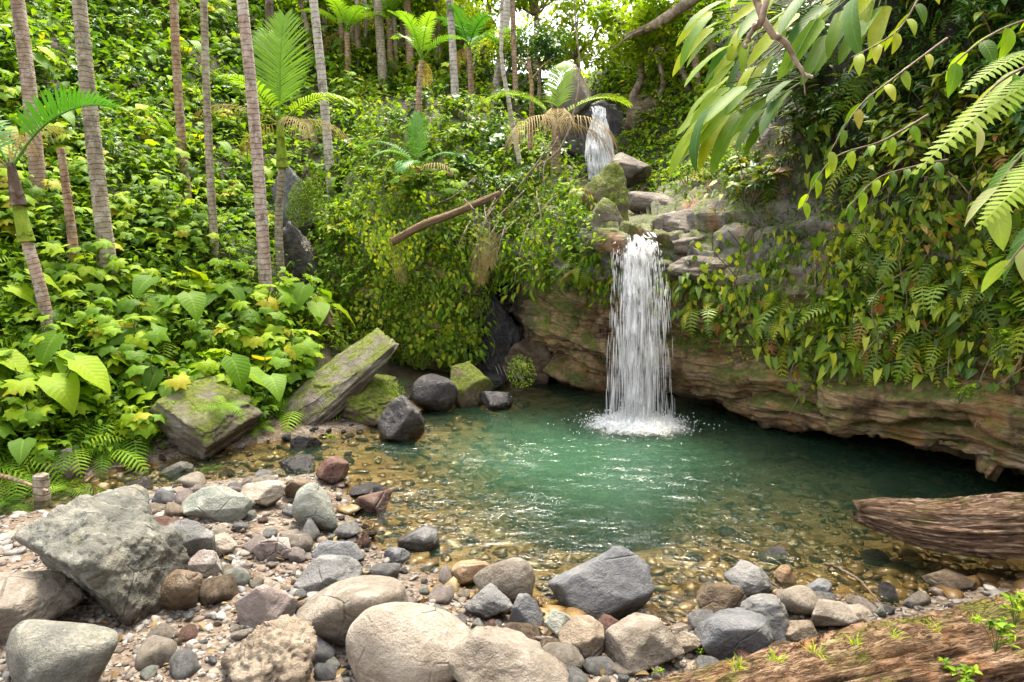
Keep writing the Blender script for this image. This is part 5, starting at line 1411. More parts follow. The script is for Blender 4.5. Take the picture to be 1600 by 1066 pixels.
def sheet(path, nx, mat, name, parent, tseed, width):
    """path(s, t) -> xyz for arrays; builds a curved sheet of water"""
    nt = 90
    S, T_ = np.meshgrid(np.linspace(0, 1, nx), np.linspace(0, 1, nt), indexing='ij')
    V = path(S.ravel(), T_.ravel())
    A = np.stack([S.ravel(), T_.ravel()*3, np.full(S.size, tseed)], 1)
    return add(name, Tpl(V, grid_quads(nx, nt), None, A).mesh(name, [mat]), parent)
def strands(path, n, parent, name, r=(.003, .011), ln=(.06, .3), seed=1, bias=1.0, jit=.03, mat=None):
    rg = np.random.default_rng(seed)
    # clumped across the lip
    NC = max(8, n//16); cs, ct = rg.random(NC), rg.random(NC); ci = rg.integers(0, NC, n)
    s = np.clip(np.where(rg.random(n) < .8, cs[ci]+rg.normal(0, .018, n), rg.random(n)), .04, .96)
    t0 = np.where(rg.random(n) < .8, np.clip(ct[ci]+rg.normal(0, .07, n), 0, .97), rg.random(n))**bias; l = rg.uniform(*ln, n); K = 6; M = 4
    u = np.linspace(0, 1, K)
    tt = np.clip(t0[:, None]+l[:, None]*u[None]*(.4+t0[:, None]), 0, 1.0)
    off = rg.normal(0, jit, (n, 3))*(.25+t0[:, None]); off[:, 2] = 0
    C = path(np.repeat(s, K), tt.ravel()).reshape(n, K, 3)+off[:, None, :]
    rad = rg.uniform(*r, n)[:, None]*np.sin(PI*np.clip(u*.94+.05, 0, 1))[None]**.7
    ang = np.arange(M)*PI/2
    ring = np.stack([np.cos(ang), np.sin(ang), np.zeros(M)], 1)
    V = C[:, :, None, :]+rad[:, :, None, None]*ring[None, None]
    base = (np.arange(n)*K*M)[:, None, None]
    i = np.arange(K-1)[:, None]*M; j = np.arange(M)[None]; k = (j+1) % M
    q = np.stack([i+j, i+k, i+M+k, i+M+j], -1).reshape(-1, 4)
    Q = (base+q[None]).reshape(-1, 4)
    return add(name, Tpl(V.reshape(-1, 3), Q).mesh(name, [mat or M_STRAND]), parent)

LIPZ = 2.74
def fall_path(dy=0., spread=1.0, v0=.85):
    def f(s, t):
        x = 1.52+.66*s+(s-.5)*.13*t+.03*np.sin(s*9)
        zl = LIPZ-.06*np.abs(s-.55)*2+.05*np.sin(s*23)+.03*np.sin(s*57)
        tf = np.sqrt(2*zl/9.81)
        tt = t*tf
        X = x+(s-.5)*.10*t+.025*np.sin(s*31+2*t+dy*60)
        Y = 10.52+dy-(v0+.15*np.sin(s*17+dy*40)+.10*np.sin(s*41+dy*90))*tt-.12*np.sin(np.clip(t*4, 0, 1)*PI/2)
        Z = zl-.5*9.81*tt*tt
        return np.stack([X, Y, Z], 1)
    return f
e = empty('waterfall', (1.83, 9.85, 0)); tag(e, 'white lower waterfall pouring over the rock lip into the green pool', 'waterfall')
def rel(o): o.matrix_parent_inverse = Matrix.Translation(-Vector((1.83, 9.85, 0))); return o
for k, (dy, v0) in enumerate(((0, .85), (.05, .72), (-.05, 1.0), (.1, .6), (-.1, 1.12))):
    rel(sheet(fall_path(dy, v0=v0), 60, M_FALL if k < 2 else M_FALL2, 'water_veil', e, k*.37+.1, .8))
rel(strands(fall_path(0), 380, e, 'water_strand', r=(.0012, .004), ln=(.03, .10), seed=5)).__setitem__('kind', 'stuff')
rel(strands(fall_path(-.05, v0=1.0), 900, e, 'water_strand', r=(.0015, .004), ln=(.03, .1), seed=6, bias=.7, jit=.04)).__setitem__('kind', 'stuff')
# water running down to the lip
def run_path(s, t):
    a = spline([(2.02, 12.2, 2.98), (1.92, 11.6, 2.92), (1.86, 11.1, 2.86), (1.86, 10.8, 2.82), (1.87, 10.5, 2.72)], 60)
    c = np.stack([np.interp(t, np.linspace(0, 1, 60), a[:, k]) for k in range(3)], 1)
    w = .10+.26*t**1.5
    X = c[:, 0]+(s-.5)*2*w
    P = np.stack([X, c[:, 1], c[:, 2]], 1)
    P[:, 2] += .05*fbm(P, 5, 3)+.02
    return P
rel(sheet(run_path, 40, M_FALLUP, 'lip_cascade', e, .8, .6))
rel(strands(run_path, 500, e, 'lip_strand', r=(.006, .02), ln=(.05, .15), seed=8, jit=.02)).__setitem__('kind', 'stuff')
# foam where it lands
def foam_mesh(cx, cy, R, ry, nr=40, na=110, H=.11):
    r = np.linspace(0, 1, nr); a = np.linspace(0, 2*PI, na, endpoint=False)
    RR, AA = np.meshgrid(r, a, indexing='ij')
    wob = 1+.18*fbm(np.stack([np.cos(AA.ravel())*2, np.sin(AA.ravel())*2, np.zeros(AA.size)], 1), 1.2, 3)
    X = RR.ravel()*np.cos(AA.ravel())*R*wob; Y = RR.ravel()*np.sin(AA.ravel())*ry*wob
    P = np.stack([X, Y, np.zeros_like(X)], 1)
    h = (1-RR.ravel())**.8*(H*.5+H*fbm(P, 7, 3, ridged=True)+H*.7*fbm(P, 22, 2))+.022
    V = np.stack([X+cx, Y+cy, h], 1)
    i = np.arange(nr-1)[:, None]*na; j = np.arange(na)[None]; k = (j+1) % na
    Q = np.stack([i+j, i+na+j, i+na+k, i+k], -1).reshape(-1, 4)
    return Tpl(V, Q, None, np.stack([RR.ravel(), AA.ravel(), RR.ravel()*0], 1))
def mat_foam():
    N = NT('splash_foam')
    x = N.sep(N.attr('leaf').outputs['Vector'])[0]; p = N.pos()
    n = N.math('ADD', N.math('MULTIPLY', N.noise(p, 14, 5, .7), .6), N.math('MULTIPLY', N.noise(p, 55, 3, .6), .4))
    a = N.ramp(N.math('SUBTRACT', N.math('ADD', n, .55), x), [(.36, 0.), (.78, 1.)])
    d = N.n('ShaderNodeBsdfDiffuse'); d.inputs['Color'].default_value = (.9, .92, .92, 1)
    tl = N.n('ShaderNodeBsdfTranslucent'); tl.inputs['Color'].default_value = (.9, .92, .92, 1)
    return N.done(N.mixs(a, N.n('ShaderNodeBsdfTransparent').outputs[0], N.mixs(.3, d.outputs[0], tl.outputs[0])))
M_FOAM = mat_foam()
rel(add('splash_foam', foam_mesh(1.85, 9.66, 1.15, .95).mesh('splash_foam', [M_FOAM]), e))
# droplets thrown up round the landing
n = 2600; rg = np.random.default_rng(12)
a = rg.uniform(0, 2*PI, n); r = np.abs(rg.normal(0, .38, n))
P = np.stack([1.83+np.cos(a)*r*1.15, 9.76+np.sin(a)*r*.7, .02+np.abs(rg.normal(0, .16, n))*np.exp(-r*1.6)], 1)
V0, T0 = ico(1); dt = Tpl(V0, None, T0)
sz = rg.uniform(.003, .009, n)
rel(add('spray', scatter(dt, np.eye(3)[None]*sz[:, None, None]*np.array((1, 1, 1.5))[None, :, None], P, np.zeros(n)).mesh('spray', [M_STRAND]), e))['kind'] = 'stuff'

# upper cascade
q = at_y(935, 166, 19.6); q2 = at_y(932, 282, 18.6)
def up_path(s, t):
    x = q[0]-.22+.40*s+(s-.5)*.42*t+.05*np.sin(t*7+s*3)
    y = q[1]+(q2[1]-q[1])*(t**.8)
    z = q[2]+(q2[2]-q[2])*t**1.25-.06*np.abs(s-.4)
    P = np.stack([x, y, z], 1); P[:, 1] -= .10*fbm(P, 1.8, 3)+.15*np.sin(t*9+s*5)*.3
    return P
eu = empty('waterfall', q2); tag(eu, 'small upper waterfall sliding down dark rock among yellow-green leaves', 'waterfall')
def relu(o): o.matrix_parent_inverse = Matrix.Translation(-Vector(q2)); return o
relu(sheet(up_path, 50, M_FALL, 'water_veil', eu, .2, .9)); relu(sheet(lambda s, t: up_path(s, t)+np.array((0, -.06, 0)), 50, M_FALL2, 'water_veil', eu, .6, .9))
relu(strands(up_path, 900, eu, 'water_strand', r=(.004, .014), ln=(.06, .25), seed=9, jit=.03)).__setitem__('kind', 'stuff')
# wet rock behind the upper cascade
V, T = rock_shape(911, 6, planes=12, sharp=18, rough=.09)
o = add('boulder', mesh_np('boulder', V*np.array((1.7, .75, 1.25)), None, T, mats=[RM['dark']]), None, tuple(np.array((q[0]+.15, 20.75, (q[2]+q2[2])/2-.1))+np.array((0, .55, 0)))); tag(o, 'dark wet rock wall behind the upper cascade', 'boulder')
# thin trickle in the dark hollow
def tr_path(s, t):
    a = spline([(-.42, 13.55, 2.0), (-.42, 13.35, 1.5), (-.40, 13.2, 1.0), (-.30, 12.95, .55), (-.12, 12.7, .25), (.0, 12.5, .02)], 60)
    c = np.stack([np.interp(t, np.linspace(0, 1, 60), a[:, k]) for k in range(3)], 1)
    c[:, 0] += (s-.5)*(.35+.35*t)
    c[:, 2] += .03*fbm(c, 6, 2)
    return c
et = empty('waterfall', (-.2, 12.7, 0)); tag(et, 'thin trickle of water running through the dark hollow at the back', 'waterfall')
M_TRICK = mat_fall('trickle_water', .60, 30., 1.5)
def relt(o): o.matrix_parent_inverse = Matrix.Translation(-Vector((-.2, 12.7, 0))); return o
relt(sheet(tr_path, 40, M_TRICK, 'water_veil', et, .3, .4))
relt(strands(tr_path, 60, et, 'water_strand', r=(.002, .005), ln=(.1, .3), seed=19, jit=.02)).__setitem__('kind', 'stuff')
V, T = rock_shape(912, 6, planes=14, sharp=18, rough=.12)
o = add('boulder', mesh_np('boulder', V*np.array((.72, .75, 1.0)), None, T, mats=[RM['black']]), None, (-.25, 13.25, .3)); tag(o, 'black wet rock inside the dark hollow under the thin trickle', 'boulder')
# ------------------------------------------------------------------ logs, stump, branches
def mat_log(name, cols, moss=.3, rot=0., k=1.):
    N = NT(name); x, y, t = N.sep(N.attr('leaf').outputs['Vector'])[:3]; p = N.pos()
    cv = N.n('ShaderNodeCombineXYZ'); 
    sn = N.math('SINE', N.math('MULTIPLY', x, 2*PI)); cs = N.math('COSINE', N.math('MULTIPLY', x, 2*PI))
    N.put(cv.inputs[0], N.math('MULTIPLY', sn, 2.6)); N.put(cv.inputs[1], N.math('MULTIPLY', y, .9)); N.put(cv.inputs[2], N.math('MULTIPLY', cs, 2.6))
    g = N.noise(cv.outputs[0], 2.6*k, 7, .68, .5); g2 = N.noise(cv.outputs[0], 8.0*k, 5, .7, .3); n = N.noise(p, 4, 5, .6)
    c = N.ramp(N.math('ADD', N.math('MULTIPLY', g, .6), N.math('MULTIPLY', g2, .4)), [(.38, cols[0]), (.46, cols[1]), (.53, cols[2]), (.61, cols[3])])
    ck = N.ramp(N.math('ABSOLUTE', N.math('SUBTRACT', g2, .47)), [(.0, 1.), (.03, 0.)])
    c = N.mix(N.math('MULTIPLY', ck, .45), c, (.02, .013, .009))
    if rot: c = N.mix(N.ramp(n, [(.56, 0.), (.68, rot)]), c, (.33, .14, .035))
    nz = N.sep(N.n('ShaderNodeNewGeometry').outputs['Normal'])[2]
    mm = N.ramp(N.math('ADD', N.math('MULTIPLY', nz, .2), N.noise(p, 2.6, 6, .7)), [(.74-moss*.3, 0.), (.86-moss*.3, .85)])
    c = N.mix(mm, c, N.ramp(N.noise(p, 30, 3), [(.3, (.06, .07, .010)), (.7, (.17, .17, .025))]))
    h = N.math('SUBTRACT', N.math('ADD', g, N.math('MULTIPLY', g2, .6)), N.math('MULTIPLY', ck, .5))
    return N.done(N.bsdf(c, .85, .2, N.bump(h, 1.0, .05)))
M_LOG = mat_log('weathered_log_wood', [(.06, .034, .022), (.23, .135, .085), (.38, .25, .165), (.50, .37, .27)], .12, 0., 1.4)
M_LOG2 = mat_log('rotting_log_wood', [(.05, .028, .017), (.16, .09, .05), (.27, .165, .10), (.37, .26, .17)], .2, .6, 1.25)
M_BAMB = mat_log('bare_trunk_wood', [(.20, .12, .06), (.34, .22, .12), (.43, .30, .18), (.5, .38, .25)], 0.)
def log_geo(pts, rads, sides=64, n=160, groove=.10, seed=0, squash=1.0):
    pts = np.array(pts, float); path = spline(pts, n); r = np.interp(np.linspace(0, 1, n), np.linspace(0, 1, len(rads)), rads)
    t = tube(path, r, sides)
    C = np.concatenate([np.repeat(path, sides, 0), path[[0]], path[[-1]]])
    d = t.V-C; L = np.linalg.norm(d, axis=1)[:, None]+1e-9; dn = d/L
    a = t.A[:, 0]*2*PI; s = t.A[:, 1]
    q = np.stack([np.cos(a)*2.6, s*.5, np.sin(a)*2.6], 1)+seed
    f = fbm(q, 1.1, 3)*.30+fbm(q*np.array((1, .6, 1)), 3.2, 4, ridged=True)*groove+fbm(q*np.array((1, .7, 1)), 8.0, 4, .6, ridged=True)*groove*.55
    d = d*(1+f)[:, None]; d[:, 2] *= squash
    ax = path[0]-path[3]; ax /= np.linalg.norm(ax); s0 = np.exp(-s/(r.max()*.55))
    sp = fbm(np.stack([np.cos(a)*3.2, np.sin(a)*3.2, a*0], 1)+seed, 1.4, 4, .7)
    t.V = C+d+ax*(sp*s0*r.max()*.95)[:, None]; return t
a0 = at_z(1352, 812, .30); a1 = at_z(1480, 822, .36); a2 = at_z(1600, 822, .45); a3 = at_z(1900, 820, .6)
e = tag(add('driftwood_log', log_geo([a0+(.0, .06, .05), a0+(.25, 0, .02), a1, a2, a3], [.09, .15, .20, .235, .25], seed=3, groove=.28, n=260, sides=120, squash=.85).mesh('driftwood_log', [M_LOG])), 'weathered brown log jutting over the water at the right edge of the pool', 'log')
g = [(-.1, 2.25, .86), (.574, 2.60, .74), (1.72, 3.16, .57), (3.21, 3.72, .43), (4.6, 4.2, .40)]
tag(add('rotting_log', log_geo(g, [.12, .22, .28, .34, .36], seed=9, groove=.2, n=300, sides=130, squash=.8).mesh('rotting_log', [M_LOG2])), 'big rotting mossy log across the bottom right corner', 'log')
g2 = [(.3, 2.0, .55), (1.4, 2.35, .38), (2.6, 2.85, .26), (3.4, 3.1, .2), (4.4, 3.3, .2)]
tag(add('bark_slab', log_geo(g2, [.12, .24, .34, .36, .4], seed=14, groove=.16, n=260, sides=110, squash=.6).mesh('bark_slab', [M_LOG2])), 'flat decayed wood slab in front of the big rotting log', 'log')
# tilted bare trunk in front of the middle slope
b0 = at_y(612, 379, 11.7); b1 = at_y(772, 306, 11.9)
tag(add('fallen_trunk', log_geo([b0, (b0*.7+b1*.3)+(0, 0, .05), (b0*.4+b1*.6)+(0, -.04, .01), b1, b1+(b1-b0)*.06], [.066, .060, .052, .045], sides=20, n=60, groove=.12, seed=5).mesh('fallen_trunk', [M_BAMB])), 'bare brown trunk lying tilted across the leafy rock wall', 'log')
s0 = hit(66, 792)[0]; s1 = at_y(63, 742, s0[1])
tag(add('stump', log_geo([s0-(0, 0, .1), (s0+s1)/2, s1], [.075, .07, .066], sides=20, n=24, groove=.05, seed=4).mesh('stump', [BARK['grey']])), 'short sawn-off stump between ferns at the left edge', 'stump')
def stick(pts, r0, r1, label, bark='twig', name='branch', cat='branch', side=(), sides=8):
    P = spline(pts, 28); P = P+np.random.default_rng(len(label)).normal(0, .004, P.shape)
    parts = [tube(P, np.linspace(r0, r1, 28), sides)]
    for f, d, l in side:
        i = int(f*27); q = P[i]; d = np.array(d, float); d /= np.linalg.norm(d)
        w = spline([q, q+d*l*.5+(0, 0, l*.08), q+d*l], 10); parts.append(tube(w, np.linspace(r0*.55*(1-f*.5), .002, 10), 5))
    return tag(add(name, join(parts).mesh(name, [BARK[bark]])), label, cat)
# hanging branch tips near the camera at the top right
Y = 3.6
stick([at_y(1060, -420, 4.6), at_y(1178, -10, Y), at_y(1225, 65, Y), at_y(1252, 110, Y), at_y(1268, 122, Y)], .022, .007, 'crooked brown branch hanging in front of the broad blade leaves', 'twig', side=[(.8, (.2, 0, -1), .12)])
stick([at_y(1330, -430, 4.3), at_y(1203, -10, Y-.1), at_y(1180, 40, Y-.1), at_y(1163, 74, Y-.1)], .02, .010, 'pale straight branch crossing the crooked brown one', 'twig')
# thin bare saplings left of the upper cascade
Ys = 13.2
stick([at_y(838, 262, Ys), at_y(880, 225, Ys), at_y(905, 130, Ys), at_y(900, 40, Ys), at_y(893, -60, Ys)], .024, .010, 'thin bare sapling curving up left of the upper cascade', 'twig', 'sapling', 'sapling', [(.75, (-1, 0, 1.3), .7), (.78, (1, 0, 1.2), .6), (.6, (.9, 0, .6), .4)])
stick([at_y(805, 300, Ys), at_y(870, 215, Ys), at_y(850, 260, Ys-.2), at_y(853, 310, Ys-.3)], .018, .010, 'pale bent branch arching over the leafy rock face', 'twig', side=[(.3, (.6, 0, .8), .5)])
stick([at_y(812, 255, Ys+1), at_y(795, 160, Ys+1), at_y(783, 80, Ys+1), at_y(787, -40, Ys+1)], .05, .03, 'pale slanting trunk behind the bent branch', 'white', 'sapling', 'sapling')
stick([at_y(828, 235, Ys+.8), at_y(831, 150, Ys+.8), at_y(826, 90, Ys+.8)], .05, .03, 'dark slim trunk of the shrub left of the upper cascade', 'rust', 'sapling', 'sapling', [(.7, (1, 0, 1), .6), (.8, (-1, 0, .8), .5)])
stick([at_y(975, 60, 20), at_y(1010, 45, 19.5), at_y(1030, 35, 19), at_y(1110, -20, 18.5)], .10, .16, 'horizontal bare limb high above the upper cascade', 'twig', side=[(.4, (-.5, 0, -.3), 1.2)])
# brushwood: dry twigs spilling down the rock face
for i in range(16):
    u = 730+i*9+rr_(-8, 8); v = 290+rr_(-25, 60)
    y = 11.4+rr_(-.2, .4); L = rr_(40, 110)
    a = rr_(-.9, 1.1)
    stick([at_y(u, v, y), at_y(u-L*.5*math.sin(a), v+L*.35, y-.25), at_y(u-L*math.sin(a), v+L*rr_(.5, .9), y-.2)], .010, .004, 'grey dry twig in the brush tangle over the dark hollow', 'twig', 'dry_twig', 'twig', [(.3, (rr_(-1, 1), 0, -.5), .3), (.6, (rr_(-1, 1), 0, -.4), .25)], 5)['group'] = 'dry twigs of the brush tangle'
# hanging dead palm fronds over the hollow
for i, (u, v, az, lab) in enumerate([(765, 345, 1.5, 'dead brown frond hanging over the dark hollow'), (745, 370, 2.2, 'dead pale frond hanging left of the dark hollow'), (898, 345, -1.2, 'dead hanging frond beside the left of the lower lip'), (612, 372, .4, 'dead shaggy frond at the lower end of the tilted bare trunk')]):
    f = palm_frond(L=.75, n=20, ll=.24, lift=-1.15, droop=.25, vee=.05, hang=.8, lw=.009); f.A[:, 2] = .6
    tag(add('dead_frond', f.mesh('dead_frond', [M_DRY]), None, tuple(at_y(u, v, 11.5 if u > 700 else 11.85)), (0, 0, PI+.3*i)), lab, 'palm frond')
# roots and hanging stems on the right wall
for i in range(12):
    u = rr_(1080, 1580); v = rr_(330, 470); h = hit(u, v)
    p = h[0]+h[1]*.12; l = rr_(.3, .8)
    stick([p, p+(rr_(-.08, .08), rr_(-.05, .05), -l*.5), p+(rr_(-.12, .12), rr_(-.05, .05), -l)], .008, .004, 'thin brown root hanging down the right rock wall', 'rust', 'hanging_root', 'root', (), 5)['group'] = 'roots hanging down the right wall'
# driftwood twigs under the right log
stick([at_z(1470, 853, .12), at_z(1540, 858, .16), at_z(1640, 884, .2)], .014, .008, 'thin dry stick leaning under the right log', 'twig', side=[(.4, (-.6, -.2, .1), .25), (.2, (-.7, .3, .05), .2)])
stick([at_z(1180, 895, -.02), at_z(1225, 925, .05), at_z(1262, 965, .1)], .012, .006, 'dark wet stick lying in the right shallows', 'dark')
stick([at_z(1290, 880, .0), at_z(1340, 905, .02), at_z(1390, 960, .05)], .014, .006, 'long dark stick half sunk in the right shallows', 'dark')
stick([at_z(-30, 735, .2), at_z(30, 752, .18), at_z(75, 768, .12)], .03, .015, 'bare root sticking out below the left bank', 'rust')

# ------------------------------------------------------------------ broad blade leaves (heliconia like) overhanging at the top right
BL = []
for k in range(6):
    BL.append(leaf(1., .185, 14, 'oblong', .3, .25+.13*k, wav=.015))
def blade_plant(root, tips, label, seed):
    e = empty('broad_leaf_plant', tuple(root)); tag(e, label, 'plant', None)
    rg = random.Random(seed)
    for k, (tip, L) in enumerate(tips):
        tip = np.array(tip); root_ = np.array(root)
        d = tip-root_; l = np.linalg.norm(d)
        ll_ = min(l*.72, rg.uniform(.46, .74)); ks = 1-ll_/l
        st = spline([(0, 0, 0), d*ks*.5+np.array((0, 0, .10*l)), d*ks+np.array((0, 0, .12*l))], 10)
        pe = add('leaf_stalk', tube(st, np.linspace(.014, .007, 10), 6).mesh('leaf_stalk', [M_STEM]), e)
        b = st[-1]; dd = d-b; ll = np.linalg.norm(dd)
        F = frame(dd+np.array((rg.uniform(-.25, .05)*ll, 0, .3*ll)), (rg.uniform(-.9, .5), rg.uniform(-.9, .2), 1))*ll*1.12
        t = BL[rg.randrange(6)].xf(F, b, rg.random())
        add('leaf', t.mesh('leaf', [M_BANANA]), e)
def fan(root_px, tips_px, label, seed, reach=1.3):
    h = hit(*root_px); root = h[0]
    rg = random.Random(seed*7)
    tips = []
    for u, v in tips_px:
        hh = hit(u, v); y = min(hh[0][1]-.7, root[1]-rg.uniform(.7, reach+.9))
        tips.append((at_y(u, v, y), 1))
    blade_plant(root, tips, label, seed)
fan((1290, 40), [(1068, 62), (1080, 95), (1092, 140), (1110, 175), (1140, 120), (1165, 160), (1120, 30), (1130, 75), (1180, 95), (1060, 100), (1075, 75), (1105, 115), (1130, 145), (1160, 60), (1195, 130), (1100, 160), (1145, 95), (1210, 60), (1085, 45), (1120, 105), (1150, 180), (1180, 40), (1065, 85), (1220, 110)], 'yellow-green plant with long broad blade leaves drooping towards the upper cascade', 1)
fan((1285, 130), [(1070, 210), (1055, 262), (1095, 245), (1125, 200), (1150, 235), (1180, 235), (1110, 225), (1140, 180), (1200, 190), (1080, 235), (1090, 190), (1115, 250), (1160, 205), (1075, 180), (1060, 245), (1130, 225), (1100, 205), (1190, 215), (1215, 170), (1145, 250), (1082, 262)], 'lower broad blade leaved plant with leaf tips hanging left', 2)
fan((1390, -20), [(1180, 30), (1150, 10), (1235, 100), (1260, 130), (1300, 110), (1340, 60), (1220, 60), (1290, 80), (1375, 80), (1265, 40), (1205, 20), (1320, 100), (1250, 80), (1190, 70), (1350, 40), (1165, 45), (1230, 30), (1285, 20), (1310, 75), (1245, 115), (1360, 90), (1200, 100)], 'topmost broad blade leaved plant touching the upper edge of the view', 3)

# ------------------------------------------------------------------ leafy branches near the camera on the right
def leafy_branch(pts, n, ll, mat, label, wr=.40, name='leafy_branch', hang=.6, seed=1, r=.012):
    rg = random.Random(seed)
    P = spline(pts, 40); root = P[0]
    e = empty(name, root); tag(e, label, 'branch')
    add('twig', tube(P-root, np.linspace(r, .003, 40), 6).mesh('twig', [M_TWIG]), e)
    lf = [leaf(1, wr, 7, 'lance', .3, d, wav=.01) for d in (.4, .8)]
    for k in range(n):
        i = int((10 if len(pts) > 4 else 4)+(29 if len(pts) > 4 else 35)*k/n); s = -1 if k % 2 else 1
        t = P[min(i+1, 39)]-P[i-1]; t /= np.linalg.norm(t)
        sd = np.cross(t, (0, 0, 1)); sd /= np.linalg.norm(sd)+1e-9
        d = t*rg.uniform(.3, .8)+sd*s*rg.uniform(.5, 1.)+np.array((0, 0, -hang*rg.uniform(.4, 1.2)))
        F = frame(d, (rg.uniform(-.5, .5), rg.uniform(-.6, .2), 1))*rg.uniform(*ll)
        add('leaf', lf[k % 2].xf(F, P[i]-root, rg.random()).mesh('leaf', [mat]), e)
    return e
NB = [
 ([(1750,60,3.3),(1640,90,3.1),(1560,130,2.9),(1500,200,2.8)], 12, (.16,.24), M_PALE, 'branch of yellow-green ribbed leaves at the upper right edge'),
 ([(1760,160,3.1),(1660,200,2.9),(1590,250,2.8),(1540,330,2.75)], 12, (.15,.22), M_PALE, 'branch of pale two-toned leaves below the upper right one'),
 ([(1760,300,2.9),(1680,320,2.75),(1620,360,2.65),(1570,420,2.6)], 11, (.14,.2), M_PALE, 'lowest branch of pale hanging leaves at the right edge'),
 ([(1720,10,3.4),(1610,30,3.3),(1540,60,3.2),(1480,110,3.2)], 10, (.14,.2), M_BRIGHT, 'short green leafy twig in the upper right corner'),
 ([(1480,-80,5.2),(1440,-10,5.0),(1400,50,4.9),(1330,90,4.8)], 14, (.15,.22), M_CLIFFLEAF, 'leafy twig hanging from the top right of the broad blade leaves'),
 ([(1480,60,5.6),(1400,120,5.4),(1340,170,5.3),(1290,250,5.2)], 14, (.14,.2), M_CLIFFLEAF, 'drooping leafy twig above the shaded right wall'),
 ([(1450,180,5.8),(1380,220,5.6),(1300,250,5.5),(1250,330,5.4)], 14, (.14,.2), M_BRIGHT, 'drooping twig with glossy green leaves on the shaded right wall'),
 ([(1480,250,5.6),(1430,260,5.5),(1370,280,5.4),(1320,330,5.3)], 14, (.13,.18), M_BRIGHT, 'low twig of green leaves in the middle of the right wall'),
]
for i, (pp, n, ll, m, lab) in enumerate(NB):
    q = [at_y(u, v, y) for u, v, y in pp]
    if i < 4: q = [np.array((4.15, 3.55, 3.2+.35*(3-i)))]+q
    leafy_branch(q, n, ll, m, lab, seed=i+3)
# fern fronds close to the camera at the right edge
for i, (b, t, lab) in enumerate([((1700, 110, 2.9), (1455, 210, 2.5), 'long yellow-green fern frond crossing the dark at the upper right'), ((1700, 90, 3.0), (1530, 95, 2.6), 'short yellow fern frond pointing left at the upper right edge'), ((1720, 220, 2.6), (1550, 320, 2.3), 'broad yellow-green fern frond at the right edge of the view')]):
    a, c = at_y(*b), at_y(*t); L = np.linalg.norm(c-a)
    f = frond(1, 30, .085 if i < 2 else .12, .5, .2, .85, .2)
    f.A[:, 2] = .75
    F = frame(c-a+np.array((0, 0, .05)), (-.2, -.5, 1))*L*1.05
    sk = tube(spline([np.array((4.15, 3.55, 4.0))-a, (np.array((4.15, 3.55, 4.0))-a)*.5+(0, 0, .12), (0, 0, 0)], 12), .008, 5)
    tag(add('fern_frond', join([f.xf(F, (0, 0, 0), .5), sk]).mesh('fern_frond', [M_YELLOW]), None, tuple(a)), lab, 'fern')

# ------------------------------------------------------------------ small plants with a place of their own
def single(kind, u, v, s, label, y=None, n=(0, -.3, 1), cat=None):
    h = hit(u, v) if y is None else (at_y(u, v, y), np.array(n))
    return plant(kind, h[0], h[1], s, label, None, cat or CATS[kind])
single('fern', 405, 672, .42, 'small bright fern at the foot of the tilted layered block')
single('fern', 350, 640, .6, 'pale green fern in front of the tilted layered block', y=8.6)
single('fern', 105, 770, .6, 'bright fern beside the sawn-off stump')
single('fern', 15, 795, .65, 'bright fern in the left corner below the bank')
single('fern', 330, 735, .3, 'little fern at the edge of the stream')
single('leafy_shrub', 517, 690, .22, 'tiny green plant in the stream mouth', cat='plant')
single('moss_cushion', 815, 580, .7, 'yellow-green fern cushion on the brown peaked rock', y=10.9, n=(0, -1, .4))
single('hanging_fern', 815, 565, .5, 'small fern growing on the brown peaked rock', y=11.0, n=(0, -1, .5))
single('moss_cushion', 735, 605, .6, 'moss patch on the moss-topped boulder', y=11.2, n=(0, -.6, .8))
for i in range(8):
    single('moss_cushion', 500+i*17, 640-abs(i-3)*6+rr_(-15, 15), rr_(.4, .6), 'bright moss and fern tuft on the boulder under the fallen slab', y=10.25, n=(rr_(-.4, .4), -1, .5))['group'] = 'moss tufts under the fallen slab'
for i in range(34):
    single('moss_cushion', rr_(575, 738), rr_(420, 555), rr_(.6, 1.1), 'hanging mat of bright moss left of the dark hollow', y=12.55, n=(.2, -1, .1))['group'] = 'moss mats left of the hollow'
for i, (u, v, x) in enumerate([(1180, 1010, .4), (1330, 985, .4), (1250, 1000, .35), (1340, 990, .35), (1400, 985, .5), (1440, 1000, .5), (1110, 1050, .35)]):
    k = bpy.data.objects.new('grass_tuft', random.choice(KIND['grass_tuft'])); COL.objects.link(k)
    p = at_y(1150+i*62, 1046-i*12, 2.75+.12*i); k.location = (p[0], p[1], p[2]); k.scale = (.3,)*3; k.rotation_euler = (0, 0, i)
    tag(k, 'sprout of grass growing in the groove of the rotting log', 'grass tuft', 'grass sprouts on the rotting log')
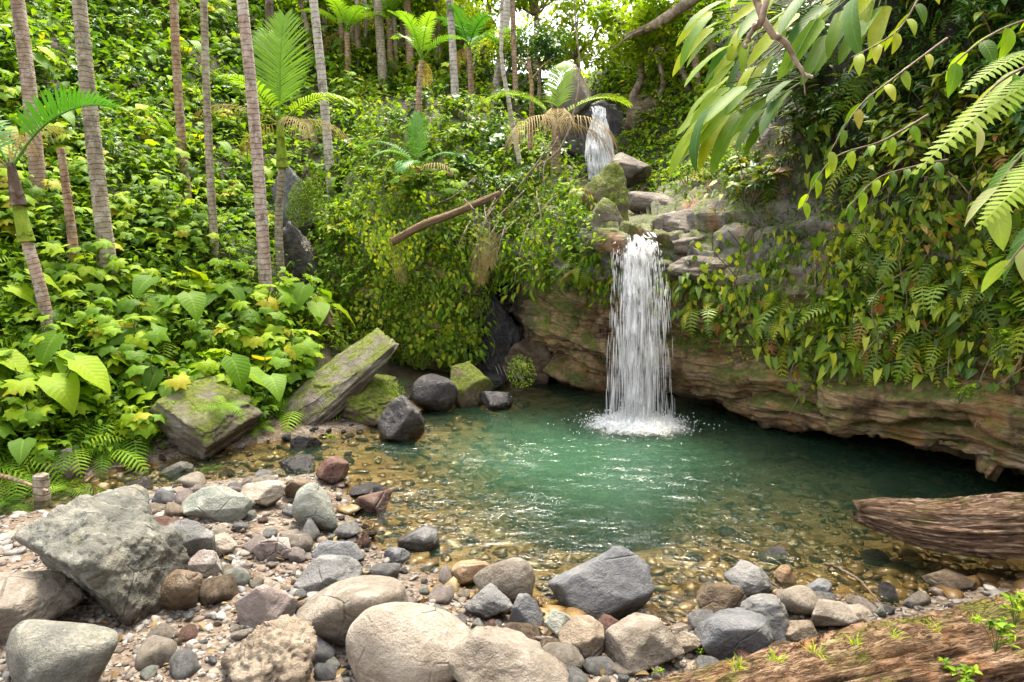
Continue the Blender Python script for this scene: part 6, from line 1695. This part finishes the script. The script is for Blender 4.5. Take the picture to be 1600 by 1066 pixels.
for i, (u, v, lab) in enumerate([(1560, 985, 'leafy seedling on the rotting log in the bottom right corner'), (1590, 945, 'pair of bright leaves at the right end of the rotting log'), (1500, 1055, 'bright green weed at the bottom edge beside the rotting log')]):
    p = at_y(u, v, 2.9+.1*i)
    o = bpy.data.objects.new('seedling', KIND['leafy_shrub'][i]); COL.objects.link(o); o.location = p-np.array((0, 0, .08)); o.scale = (.28,)*3; tag(o, lab, 'plant')
for u, v, s, lab in [(835, 1040, .14, 'tiny green weed in front of the rough lumpy boulder'), (1015, 1030, .12, 'tiny weed beside the wide tan-grey rock'), (1080, 1000, .13, 'grassy weed next to the small tan split rock')]:
    p = hit(u, v)[0]; o = bpy.data.objects.new('seedling', KIND['leafy_shrub'][1]); COL.objects.link(o); o.location = p+np.array((0, -.25, .05)); o.scale = (s,)*3; tag(o, lab, 'plant')
single('leafy_shrub', 1500, 625, .4, 'bright leafy plant on the brown overhang at the right', y=6.9, cat='plant')
single('leafy_shrub', 1560, 550, .5, 'large-leaved green plant at the right end of the rock wall', y=6.7, cat='plant')

for i in range(7):
    single('moss_cushion', 478+rr_(-16, 22), 322+rr_(-28, 25), rr_(.6, .9), 'yellow-green moss beside the tall black wet rock', y=13.9, n=(-.3, -1, .3))['group'] = 'moss beside the black wet rock'

for i, (u, v) in enumerate([(604, 388), (618, 396), (628, 376), (592, 372), (640, 392)]):
    single('vine', u, v, .6, 'leafy vine hanging round the lower end of the tilted bare trunk', y=11.75+.1*i, n=(0, -1, .2))['group'] = 'vines at the end of the tilted trunk'

# the slim tree just beyond the right edge that carries the near branches and ferns
b = np.array((4.5, 3.7, gz(4.5, 3.7)))
e = empty('broadleaf_tree', b); tag(e, 'slim tree at the right edge carrying the near ribbed leaves and ferns', 'tree')
add('trunk', limb((0, 0, -.4), np.array((4.1, 3.5, 5.6))-b, .11, .06, .04, seed=5).mesh('trunk', [BARK['dark']]), e)
g_, cl = crown(1.0, 900, .17, 99, .7, 18)
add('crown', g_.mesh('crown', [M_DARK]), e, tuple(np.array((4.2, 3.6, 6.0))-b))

for i, (u, v) in enumerate([(905, 300), (915, 330), (925, 350), (900, 345), (930, 372), (918, 395), (905, 380), (935, 410)]):
    single('drooping_vine' if i % 2 else 'hanging_fern', u, v, rr_(.5, .8), 'green leaves hugging the rock at the left of the lower lip', y=11.3-.06*i, n=(-.2, -1, .3))['group'] = 'leaves left of the lower lip'
